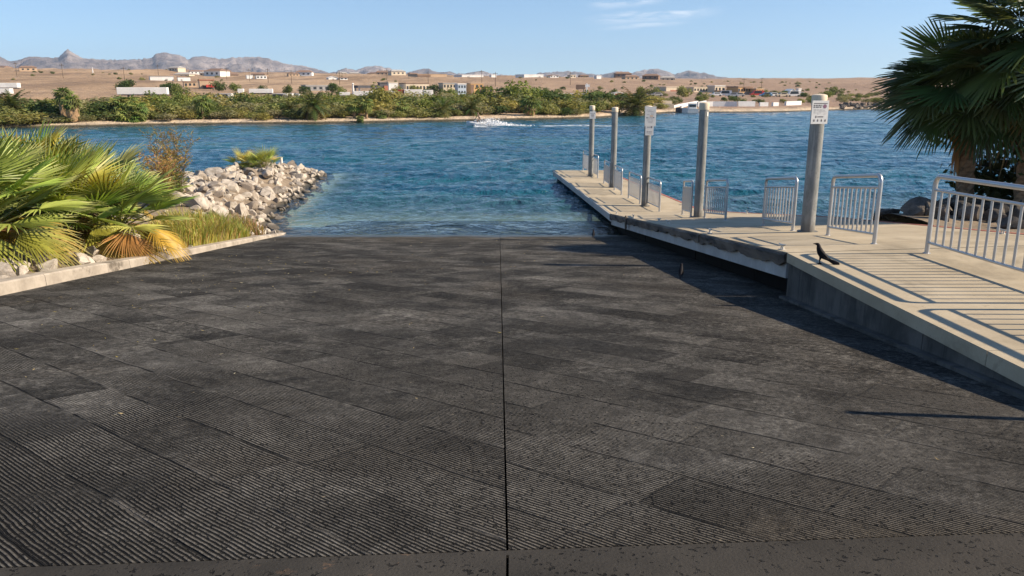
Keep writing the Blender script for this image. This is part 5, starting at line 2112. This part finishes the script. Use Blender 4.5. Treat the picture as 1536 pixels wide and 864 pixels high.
# middle ground
B('shop', 'tan low shop building left of the red-signed building', 284, 306, 124.5, 330, 'tan', 'roofbrown', depth=12, wins=3)
t = B('shop', 'tan shop with a red roof sign and dark open front', 306, 332, 120.5, 320, 'tan', 'rust', depth=14, awn=(-.3, .5, .42, .10, 'brown', 2.5), door=(.1, .75, .36, 'darkgrey'))
b = MB()
b.box((.9, -7.5, ht(129, 320) - t.location.z), (3.6, .3, 1.0), bev=.1)
b.build('roof_sign', WALLM['red'], t)
B('shop', 'grey-walled low building behind the trucks, left of the petrol canopy', 455, 500, 131.5, 330, 'grey', 'roofgrey', depth=12, wins=4)
B('canopy', 'dark flat petrol station canopy on white columns', 531, 574, 128.0, 290, 'darkgrey', canopy=True, depth=14)
B('shop', 'dark building with rust-red panels left of the red truck', 571, 586, 124.5, 300, 'darkgrey', 'darkgrey', depth=14, awn=(.0, .5, .4, .7, 'rust', .5))
B('shop', 'white-and-red shop front directly behind the red truck', 583, 601, 124.0, 305, 'white', 'cream', depth=12, awn=(.05, .5, .3, .35, 'rust', .4))
B('motel', 'long cream low building behind the white trailer', 600, 646, 125.3, 310, 'cream', 'roofbrown', depth=14, wins=7)
B('motel', 'cream two-storey building in the middle of the town', 660, 686, 125.5, 300, 'cream', 'roofgrey', depth=16, wins=4, rows=2)
B('motel', 'blue-white building with rows of windows beside the cream two-storey building', 684, 701, 126.5, 296, 'bluegrey', 'white', depth=14, wins=3, rows=2)
B('motel', 'orange-tan building with dark stacked balconies', 700, 726, 125.5, 300, 'orange', 'tan', depth=14, wins=3, rows=2, door=(-.38, .22, .9, 'brown'))
B('house', 'low tan house right of the orange-tan building', 726, 740, 131.0, 300, 'tan', 'roofbrown', depth=9, wins=2)
B('house', 'low pinkish roofed house left of the roofs by the yellow structure', 826, 850, 138.5, 240, 'tan', 'roofbrown', 'hip', depth=8, wins=3)
B('house', 'wide grey-roofed house with dark windows behind the far pile', 908, 938, 137.5, 240, 'cream', 'roofgrey', 'hip', depth=9, wins=5)
B('house', 'brown-roofed low house right of the yellow structure', 873, 888, 139.0, 235, 'tan', 'roofbrown', depth=8, wins=2)
B('shop', 'long cream building with a red-brown front across the river at right', 979, 1022, 131.2, 392, 'cream', 'cream', depth=18, door=(.0, .55, .34, 'rust'))  # wide rust-red panel low on the front
B('shop', 'long cream building with shallow shade and few openings, right of the red-brown front', 1022, 1056, 131.4, 392, 'cream', 'cream', depth=18, wins=5)
B('shop', 'taller cream building joined to the long cream ones', 1056, 1080, 129.2, 388, 'cream', 'white', depth=18, wins=3, awn=(-.5, .5, .35, .10, 'brown', 1.5))
B('casino', 'orange building with dark flat roof slab across the river at right', 1086, 1122, 131.0, 384, 'orange', 'roofbrown', depth=18, wins=6, awn=(-.15, .35, .88, .16, 'brown', 1.2), door=(-.46, .08, .8, 'darkgrey'), par=.5)
B('shop', 'low yellow-orange building right of the dark-roofed orange one', 1118, 1137, 135.5, 382, 'orange', 'tan', depth=9, wins=3)
B('house', 'small white house with pale blue end in the town at right', 1169, 1183, 138.0, 372, 'white', 'bluegrey', 'gable', depth=9, wins=1)
B('house', 'low white house at the right end of the town', 1184, 1191, 143.5, 366, 'white', 'white', depth=6)
# little far houses on the slopes: too small to show parts
rs = random.Random(5)
hm = []
for wl, rf in (('white', 'roofbrown'), ('cream', 'roofgrey'), ('tan', 'roofbrown'), ('brown', 'roofbrown')):
    b = MB()
    b.box((0, 0, 1.2), (12, 7, 3.4), mi=0)
    b.add([(-6.4, -4, 2.9), (6.4, -4, 2.9), (6.4, 4, 2.9), (-6.4, 4, 2.9), (-4, 0, 4.3), (4, 0, 4.3)], [(3, 2, 1, 0), (0, 1, 5, 4), (1, 2, 5), (2, 3, 4, 5), (3, 0, 4)], mi=1)
    for k in (-3.5, 0, 3.5):
        b.box((k, -3.51, 1.6), (1.4, .1, 1.1), mi=2)
    me = b.mesh('house')
    for m_ in (WALLM[wl], WALLM[rf], M['glass']):
        me.materials.append(m_)
    hm.append(me)
for k in range(30):
    px = rs.choice((rs.uniform(10, 140), rs.uniform(230, 620), rs.uniform(390, 640), rs.uniform(830, 1000), rs.uniform(280, 360)))
    Y = rs.choice((rs.uniform(560, 800), rs.uniform(700, 1250)))
    p = place(px, Y)
    o = link('house', rs.choice(hm), None, (p.x, p.y, p.z - .3))
    s = rs.uniform(.8, 1.3)
    o.scale = (s, s, s)
    o.rotation_euler.z = rs.uniform(-.6, .6)
    tag(o, 'tiny far-off house scattered on the desert slope below the mountains', 'house', 'tiny houses on the desert slope')
# desert scrub dots on the slopes
rs = random.Random(6)
for k in range(270):
    px = rs.uniform(-100, 1500) if k % 5 < 2 else rs.uniform(960, 1480)
    Y = rs.uniform(330, 800)
    if px > 960:
        Y = rs.choice((rs.uniform(200, 330), rs.uniform(235, 700)))
        if (px < 1200 and 225 < Y < 285) or Y < float(shore_r(az_of(px))) + 8:
            Y = rs.uniform(340, 700)
    p = place(px, Y)
    s = rs.uniform(.7, 1.9)
    o = link('desert_bush', SHRUB[rs.choice(('olive', 'grey', 'dark')), rs.randint(0, 1)], None, p)
    o.scale = (s * 1.4, s * 1.4, s)
    o.rotation_euler.z = rs.uniform(0, 6)
    tag(o, 'lone dusty bush dotted over the sandy slope beyond the town', 'bush', 'lone bushes on the sandy slopes')


# ------------------------------------------------------------------ vehicles of the far bank
def wheels(t, xs, y_, r, w_=.3):
    for x in xs:
        b = MB()
        b.tube([(x, y_ - w_, r), (x, y_ + w_, r)], r, 12)
        b.build('wheel', M['tyre'], t)


def trailer(x0, x1, yt, yb, Y, label, col='white', yaw=R(12), group=None):
    W_ = (x1 - x0) / 1200 * Y
    cx = ((x0 + x1) / 2 - 768) / 1200 * Y / 1.003
    zt, zb = ht(yt, Y), ht(yb, Y)
    z = min(gz(cx, Y), zb - .9)
    t = empty('truck_trailer', (cx, Y, z), yaw)
    tag(t, label, 'trailer', group)
    b = MB()
    b.box((0, 0, (zt + zb) / 2 - z), (W_, 2.5, zt - zb), bev=.06)
    b.build('cargo_box', WALLM[col], t)
    b = MB()
    b.box((0, 0, zb - z - .14), (W_ * .96, 1.6, .22))
    for s in (-.3, .3):
        b.box((s * W_, 0, (zb - z) / 2), (.2, 1.5, zb - z - .1))
    b.build('undercarriage', WALLM['darkgrey'], t)
    wheels(t, (-W_ * .40, -W_ * .32, W_ * .36), -1.0, .5)
    return t


trailer(-30, 45, 124.3, 131.5, 215, 'upper of two long white trailers at the left picture edge')
trailer(-40, 33, 132.6, 140.5, 205, 'lower of two long white trailers at the left picture edge, partly behind the feather palm')
trailer(195, 263, 131.0, 141.5, 205, 'long plain white trailer standing above the thicket at left')
trailer(385, 418, 133.2, 139.5, 225, 'white trailer with a reddish rear end, middle left of the truck yard')
trailer(536, 564, 136.8, 143.5, 215, 'low white trailer beside the white pole')
trailer(610, 636, 134.2, 144.5, 205, 'white trailer coupled to the red truck')
trailer(638, 652, 135.0, 143.8, 214, 'short white trailer right of the one coupled to the red truck')
trailer(368, 376, 133.2, 140.0, 225, 'small white box van body left of the trailer with reddish rear')
trailer(516, 531, 138.2, 143.0, 222, 'low white trailer left of the petrol canopy')


def truck_cab(x0, x1, yt, yb, Y, label, col):
    W_ = (x1 - x0) / 1200 * Y
    cx = ((x0 + x1) / 2 - 768) / 1200 * Y / 1.003
    zt = ht(yt, Y)
    z = min(gz(cx, Y), ht(yb, Y) - .4)
    H_ = zt - z
    t = empty('truck_cab', (cx, Y, z))
    tag(t, label, 'truck')
    b = MB()
    b.add([(-W_ / 2, -1.2, .5), (W_ / 2, -1.2, .5), (W_ / 2, -1.2, H_), (-W_ * .22, -1.2, H_), (-W_ * .42, -1.2, H_ * .55), (-W_ / 2, -1.2, H_ * .5),
           (-W_ / 2, 1.2, .5), (W_ / 2, 1.2, .5), (W_ / 2, 1.2, H_), (-W_ * .22, 1.2, H_), (-W_ * .42, 1.2, H_ * .55), (-W_ / 2, 1.2, H_ * .5)],
          [(0, 1, 2, 3, 4, 5), (11, 10, 9, 8, 7, 6), (0, 6, 7, 1), (1, 7, 8, 2), (2, 8, 9, 3), (3, 9, 10, 4), (4, 10, 11, 5), (5, 11, 6, 0)])
    b.build('body', WALLM[col], t)
    b = MB()
    b.box((-.02 * W_, -1.2, H_ * .66), (W_ * .3, .06, H_ * .2))
    b.build('window', M['glass'], t)
    b = MB()
    b.box((-W_ * .52, 0, .55), (.16, 2.3, .35))
    b.build('bumper', WALLM['silver'], t)
    wheels(t, (-W_ * .3, W_ * .25), -1.0, .5)


truck_cab(597, 609.5, 134.5, 146.5, 205, 'bright red truck cab above the thicket in the middle of the town', 'red')
truck_cab(576, 597, 137.5, 144.5, 208, 'white truck cab left of the bright red one', 'white')


def car(px, Y, col, label, group, van=False, yaw=0.0):
    p = place(px, Y)
    t = empty('parked_car', p, yaw)
    tag(t, label, 'car', group)
    L, H_ = (5.2, 2.1) if van else (4.5, 1.5)
    b = MB()
    prof = [(-L / 2, .35), (-L / 2, .85), (-L * .26, .95), (-L * .14, H_), (L * .28, H_), (L * .42, .98), (L / 2, .9), (L / 2, .35)]
    if van:
        prof = [(-L / 2, .35), (-L / 2, 1.0), (-L * .34, 1.15), (-L * .26, H_), (L * .49, H_), (L / 2, .9), (L / 2, .35)]
    n = len(prof)
    vs = [(x, -.88, z) for x, z in prof] + [(x, .88, z) for x, z in prof]
    b.add(vs, [tuple(range(n)), tuple(range(2 * n - 1, n - 1, -1))] + [(i, n + i, n + (i + 1) % n, (i + 1) % n) for i in range(n)])
    b.build('body', WALLM[col], t)
    b = MB()
    x0, x1 = (-L * .24, L * .3) if van else (-L * .12, L * .27)
    b.add([(x0 - .25, -.895, 1.0), (x1 + .2, -.895, 1.0), (x1, -.895, H_ - .14), (x0 + .08, -.895, H_ - .14)], [(0, 1, 2, 3)])
    b.build('window', M['glass'], t)
    wheels(t, (-L * .31, L * .31), -.78, .33, .12)
    return t


rs = random.Random(12)
CC = ['white', 'white', 'silver', 'grey', 'darkgrey', 'red', 'blue', 'white', 'cream']
CN = {'white': 'white', 'silver': 'silver', 'grey': 'grey', 'darkgrey': 'dark', 'red': 'red', 'blue': 'blue', 'cream': 'cream'}
for k, px in enumerate((1066, 1079, 1090, 1099, 1112, 1126, 1139, 1149, 1163, 1179, 1188, 968, 979)):
    c = CC[k % len(CC)]
    Y = rs.uniform(296, 330)
    car(px, Y, c, f'{CN[c]} car in the sparse row parked along the far right bank', f'{CN[c]} cars parked across the river', van=(k % 4 == 1), yaw=rs.uniform(-.2, .2))
for k, px in enumerate((426, 434, 444, 345, 352, 836, 842, 857, 880, 927, 934)):
    c = ['white', 'white', 'silver', 'white', 'grey', 'white', 'silver', 'white', 'white', 'red', 'darkgrey'][k]
    car(px, 222 + (k % 3) * 4, c, f'{CN[c]} vehicle parked behind the far thicket, roof showing above the bushes', f'{CN[c]} vehicles behind the thicket', van=True)


# ------------------------------------------------------------------ poles, sign tower, yellow ride
def utility_pole(px, Y, h, label, group, arm=True):
    p = place(px, Y)
    t = empty('utility_pole', p)
    tag(t, label, 'pole', group)
    b = MB()
    b.tube([(0, 0, -.3), (0, 0, h)], [.15, .10], 7)
    b.build('post', M['bark'], t)
    if arm:
        b = MB()
        b.box((0, 0, h - .8), (2.4, .14, .14))
        for s in (-1, -.3, .3, 1):
            b.box((s, 0, h - .62), (.1, .1, .22))
        b.build('crossarm', M['bark'], t)


rs = random.Random(8)
for px in (48, 115, 204, 254, 353, 386, 413, 447, 517, 586, 646, 724, 744, 853, 1106, 1132):
    utility_pole(px, rs.uniform(400, 520), rs.uniform(6, 7.5), 'thin wooden utility pole with crossarm in the distant town', 'utility poles of the distant town')


def flagpole(px, yt, Y, label, rad=.14):
    p = place(px, Y)
    h = ht(yt, Y) - p.z
    b = MB()
    b.tube([(0, 0, -.2), (0, 0, h * .5), (0, 0, h)], [rad, rad * .9, rad * .75], 8)
    b.lathe([(rad * .8, h), (rad * 1.3, h + rad), (rad * .2, h + rad * 2)], n=8)
    o = b.build('tall_pole', WALLM['white'], None, 50, p)
    tag(o, label, 'pole')


flagpole(159, 103, 560, 'tall white pole standing alone on the sandy ridge at left', .35)
flagpole(536, 127.5, 245, 'white pole at the left corner of the petrol canopy', .3)
flagpole(140, 127, 330, 'short white pole on the sandy slope right of the skirted palms', .3)
# brown sign tower with white mast
p = place(868, 232)
t = empty('sign_tower', p)
tag(t, 'tall brown roadside sign board on two posts with a white side mast', 'sign')
zt, zb = ht(127, 232) - p.z, ht(134, 232) - p.z
b = MB()
b.box((0, 0, (zt + zb) / 2), (2.6, .4, zt - zb), bev=.05)
b.build('sign_board', WALLM['brown'], t)
for s in (-.8, .9):
    b = MB()
    b.tube([(s, .2, -.2), (s, .2, zb + .3)], .14, 8)
    b.build('post', WALLM['grey'], t)
b = MB()
b.tube([(1.75, 0, -.2), (1.75, 0, zt + .3)], .16, 8)
b.box((1.9, 0, zt - .3), (1.3, .3, .7))
b.build('mast', WALLM['white'], t)
# yellow slide structure
p = place(863, 212)
t = empty('yellow_slide', p)
tag(t, 'yellow playground-like slide tower behind the thicket, under the brown sign', 'slide')
zt = ht(135, 212) - p.z
b = MB()
b.add([(-.5, -.5, 0), (.5, -.5, 0), (.5, .5, 0), (-.5, .5, 0), (-.3, -.3, zt), (.3, -.3, zt), (.3, .3, zt), (-.3, .3, zt)], [(0, 1, 5, 4), (1, 2, 6, 5), (2, 3, 7, 6), (3, 0, 4, 7), (4, 5, 6, 7)])
b.build('tower', WALLM['yellow'], t)
b = MB()
K = 8
vs, fs = [], []
for k in range(K + 1):
    f = k / K
    x, z = .3 + 2.0 * f, zt * .75 * (1 - f) ** 1.4 + .25
    vs += [(x, -.6, z + .35), (x, -.5, z), (x, .5, z), (x, .6, z + .35)]
for k in range(K):
    for i in range(3):
        a = k * 4 + i
        fs.append((a, a + 1, a + 5, a + 4))
b.add(vs, fs)
b.build('chute', WALLM['yellow'], t)

# ------------------------------------------------------------------ right bank: launch ramp, white walls, shore boat, pale chute
def low_wall(pts, h, th, label, col='white', name='low_wall', sink=.4):
    b = MB()
    P = []
    for px, Y in pts:
        P.append(place(px, Y))
    for a, c in zip(P[:-1], P[1:]):
        d = (c - a)
        n_ = Vector((-d.y, d.x, 0)).normalized() * th / 2
        vs = []
        for q in (a, c):
            for s in (-1, 1):
                for zz in (-sink, h):
                    vs.append((q.x + n_.x * s, q.y + n_.y * s, q.z + zz))
        b.add(vs, [(0, 2, 3, 1), (4, 5, 7, 6), (0, 1, 5, 4), (2, 6, 7, 3), (1, 3, 7, 5), (0, 4, 6, 2)])
    o = b.build(name, WALLM[col])
    tag(o, label, 'wall')


low_wall([(1040, 177), (1062, 178), (1082, 178), (1098, 177.5)], 1.05, .5, 'long white wall along the far right shore, right of the launch ramp')
low_wall([(1099.5, 178), (1124, 178.5)], 1.1, .5, 'white wall length ending near the gap in the far right shore wall')
low_wall([(1131, 179), (1143, 179.5)], .85, .5, 'short white wall length between two gaps on the far right shore')
low_wall([(1150, 181), (1158, 182)], .8, .5, 'very short white wall length left of the rising white wall')
low_wall([(1169, 186), (1180, 188), (1191, 191)], .9, .5, 'rising white wall at the right end of the far shore walls')
low_wall([(1005, 172), (1020, 184), (1040, 206)], .5, .3, 'left white side wall of the far launch ramp, running up the bank')
low_wall([(1016, 172), (1029, 186), (1052, 212)], .45, .3, 'right white side wall of the far launch ramp')
low_wall([(975, 171), (1005, 171)], .9, .5, 'low tan retaining wall at the waterline left of the far launch ramp', 'cream')
low_wall([(984, 172.5), (1002, 173)], 1.4, .3, 'upper pale wall behind the tan retaining wall', 'cream')
# yellow chute on the bank
b = MB()
P0_, P1_ = place(988, 192) + Vector((0, 0, 1.4)), place(1000, 174.5) + Vector((0, 0, .75))
d = P1_ - P0_
n_ = Vector((0.9, .25, 0)).normalized()
vs = []
for k in range(7):
    q = P0_ + d * k / 6 + Vector((0, 0, -.25 * math.sin(PI * k / 6)))
    vs += [tuple(q - n_ * .6 + Vector((0, 0, .35))), tuple(q - n_ * .45), tuple(q + n_ * .45), tuple(q + n_ * .6 + Vector((0, 0, .35)))]
fs = []
for k in range(6):
    for i in range(3):
        a = k * 4 + i
        fs.append((a, a + 1, a + 5, a + 4))
b.add(vs, fs)
o = b.build('yellow_chute', WALLM['yellow'])
tag(o, 'pale yellow chute running down the bank to the water left of the launch ramp', 'chute')

# moored shore boat beside the launch ramp
def boat(px, py, L, label, col, name='moored_boat', cat='boat', house=True, yaw=0.0):
    p = onz(px, py)
    t = empty(name, (p.x, p.y, -.05), yaw)
    tag(t, label, cat)
    b = MB()
    K = 9
    vs, fs = [], []
    for k in range(K + 1):
        f = k / K
        x = -L / 2 + L * f
        w_ = L * .17 * (1 - max(0, (.35 - f) / .35) ** 2.2)
        hgt = .75 + .25 * (1 - f)
        vs += [(x, -w_, hgt), (x, -w_ * .8, .0), (x, 0, -.2), (x, w_ * .8, .0), (x, w_, hgt)]
    for k in range(K):
        for i in range(4):
            a = k * 5 + i
            fs.append((a, a + 5, a + 6, a + 1))
        fs.append((k * 5, k * 5 + 4, k * 5 + 9, k * 5 + 5))
    fs.append(tuple(K * 5 + i for i in range(5)))
    b.add(vs, fs)
    b.build('hull', WALLM[col], t)
    if house:
        b = MB()
        b.box((L * .12, 0, 1.25), (L * .5, L * .24, .9), bev=.08)
        b.build('cabin', WALLM['white'], t)
        b = MB()
        b.box((L * .12, -L * .121, 1.35), (L * .42, .05, .4))
        b.build('window', M['glass'], t)
        b = MB()
        b.box((L * .14, 0, 1.78), (L * .56, L * .3, .1))
        b.build('roof', WALLM['bluegrey'], t)
    return t


boat(1035, 168.9, 3.2, 'small white cabin boat moored by the launch ramp on the far right shore', 'white')
boat(1023, 168.6, 2.6, 'little dark open boat left of the white cabin boat', 'darkgrey', house=False)

# rip-rap of the far right shore
rs = random.Random(44)
it = []
for k in range(170):
    px = rs.uniform(1245, 1430)
    a = az_of(px)
    r = float(shore_r(a)) + rs.uniform(.5, 16)
    x, y = r * math.sin(a), r * math.cos(a)
    sz = rs.uniform(.25, .9)
    it.append((x, y, gz(x, y) + sz * .2, sz))
stones('shore_rubble', it, M['darkrock'])

# driftwood / stump at the middle of the far shore
p = onz(714, 181.2)

# ------------------------------------------------------------------ watercraft with spray
pw = onz(717, 189.0)
t = empty('watercraft', (pw.x, pw.y, .05), 0)
tag(t, 'small white personal watercraft throwing up a long wake in mid river', 'watercraft')
b = MB()
K = 10
L = 3.0
vs, fs = [], []
for k in range(K + 1):
    f = k / K
    x = -L / 2 + L * f
    w_ = .55 * (1 - max(0, (.4 - f) / .4) ** 2)
    hg = .42 + .25 * max(0, .5 - f)
    zb = .25 * max(0, .35 - f)
    vs += [(x, -w_ * .6, hg + .06), (x, -w_, hg - .12), (x, -w_ * .7, zb - .1), (x, w_ * .7, zb - .1), (x, w_, hg - .12), (x, w_ * .6, hg + .06)]
for k in range(K):
    for i in range(6):
        i2 = (i + 1) % 6
        fs.append((k * 6 + i, k * 6 + 6 + i, k * 6 + 6 + i2, k * 6 + i2))
fs += [tuple(range(5, -1, -1)), tuple(K * 6 + i for i in range(6))]
b.add(vs, fs)
b.build('hull', WALLM['white'], t, 40)
b = MB()
b.box((.35, 0, .62), (1.3, .42, .3), bev=.1)
b.build('seat', WALLM['darkgrey'], t, 40)
b = MB()
b.tube([(-.45, 0, .45), (-.35, 0, .85)], .08, 8)
b.tube([(-.32, -.35, .92), (-.36, 0, .86), (-.32, .35, .92)], .03, 6)
b.build('handlebar', WALLM['darkgrey'], t, 40)
# rider: one skinned body, seated, leaning to the bars
V = [((.30, 0, .82), .15), ((.20, 0, 1.05), .15), ((.08, 0, 1.30), .16), ((.03, 0, 1.46), .07), ((-.01, 0, 1.60), .10), ((-.02, 0, 1.70), .09),
     ((.06, .20, 1.36), .07), ((-.08, .30, 1.14), .05), ((-.30, .30, .97), .04), ((-.36, .29, .94), .045),
     ((.06, -.20, 1.36), .07), ((-.08, -.30, 1.14), .05), ((-.30, -.30, .97), .04), ((-.36, -.29, .94), .045),
     ((.24, .20, .80), .10), ((-.14, .34, .74), .08), ((-.02, .36, .40), .055), ((-.16, .36, .34), .045),
     ((.24, -.20, .80), .10), ((-.14, -.34, .74), .08), ((-.02, -.36, .40), .055), ((-.16, -.36, .34), .045)]
E_ = [(0, 1), (1, 2), (2, 3), (3, 4), (4, 5), (2, 6), (6, 7), (7, 8), (8, 9), (2, 10), (10, 11), (11, 12), (12, 13), (0, 14), (14, 15), (15, 16), (16, 17), (0, 18), (18, 19), (19, 20), (20, 21)]
me = bpy.data.meshes.new('person')
me.from_pydata([v for v, r_ in V], E_, [])
o = link('person', me, None, (pw.x, pw.y, .05))
sk = o.modifiers.new('skin', 'SKIN')
for i, (v, r_) in enumerate(V):
    me.skin_vertices[0].data[i].radius = (r_, r_)
me.skin_vertices[0].data[0].use_root = True
sk.use_smooth_shade = True
ss = o.modifiers.new('sub', 'SUBSURF')
ss.levels = ss.render_levels = 1
me.materials.append(pmat('wetsuit_and_vest', (.10, .07, .05), (.32, .20, .13), 3, .6, 0))
tag(o, 'person in dark clothing riding the white watercraft, leaning to the handlebar', 'person')
# spray: droplets and torn sheets of white water
r_ = np.random.RandomState(3)
b = MB()
n = 5200
xs = r_.gamma(1.6, 1.25, n) - .9
keep = xs < 7
xs = xs[keep]
env = .85 * np.exp(-((xs - 1.2) / 2.6) ** 2) + .35 * np.exp(-((xs + .9) / .5) ** 2)
zs = np.abs(r_.normal(0, .42, len(xs))) * env + r_.uniform(-.05, .15, len(xs))
ys = r_.normal(0, .40 + .10 * np.clip(xs, 0, 6), len(xs))
for x, y, z in zip(xs, ys, zs):
    s = r_.uniform(.02, .075)
    a = Vector(r_.normal(size=3)).normalized() * s * 1.6
    c = Vector(r_.normal(size=3)).normalized() * s
    q = Vector((x + .4, y, z))
    b.add([q - a, q - c * .6, q + a, q + c], [(0, 1, 2, 3), (0, 2, 3, 1)][:1])
o = b.build('spray', pmat('white_water_spray', (.82, .84, .86), (.88, .89, .9), 3, .6, 0), None, None, (pw.x, pw.y, 0))
tag(o, 'white water spray thrown up behind the watercraft', 'spray', kind='stuff')

# ------------------------------------------------------------------ litter on the ramp
rs = random.Random(31)
b = MB()
for k in range(260):
    if rs.random() < .6:
        x, y = rs.gauss(-5.4, 1.4), rs.uniform(6, 19)
    else:
        x, y = rs.uniform(-7.4, 3.4), rs.uniform(4, 25)
    if not (-7.7 < x < 3.8):
        continue
    an = rs.uniform(0, 6.28)
    l, w_ = rs.uniform(.008, .028) * (.5 + y / 16), rs.uniform(.004, .009) * (.5 + y / 16)
    d = Vector((math.cos(an), math.sin(an), -.12 * math.sin(an)))
    s_ = Vector((-math.sin(an), math.cos(an), -.12 * math.cos(an)))
    q = Vector((x, y, ramp_z(y) + .006))
    up = Vector((0, 0, rs.uniform(.004, .015)))
    col = rs.choice([(.40, .32, .18), (.30, .22, .10), (.50, .45, .34), (.34, .28, .08)])
    b.add([q - d * l, q - s_ * w_, q + d * l + up, q + s_ * w_], [(0, 1, 2, 3)], col=col)
o = b.build('leaf_litter', M['leaf2'])
tag(o, kind='stuff')

# ------------------------------------------------------------------ air
b = MB()
b.box((0, 4200, 170), (19000, 8900, 352))
hm_, ht_ = newmat('haze_air')
pv = ht_.n('ShaderNodeVolumePrincipled', {'Color': (.62, .78, 1.0, 1), 'Density': 0.00007, 'Anisotropy': 0.2})
ht_.out(None, pv.outputs[0])
hz = b.build('haze', hm_)
tag(hz, kind='stuff')
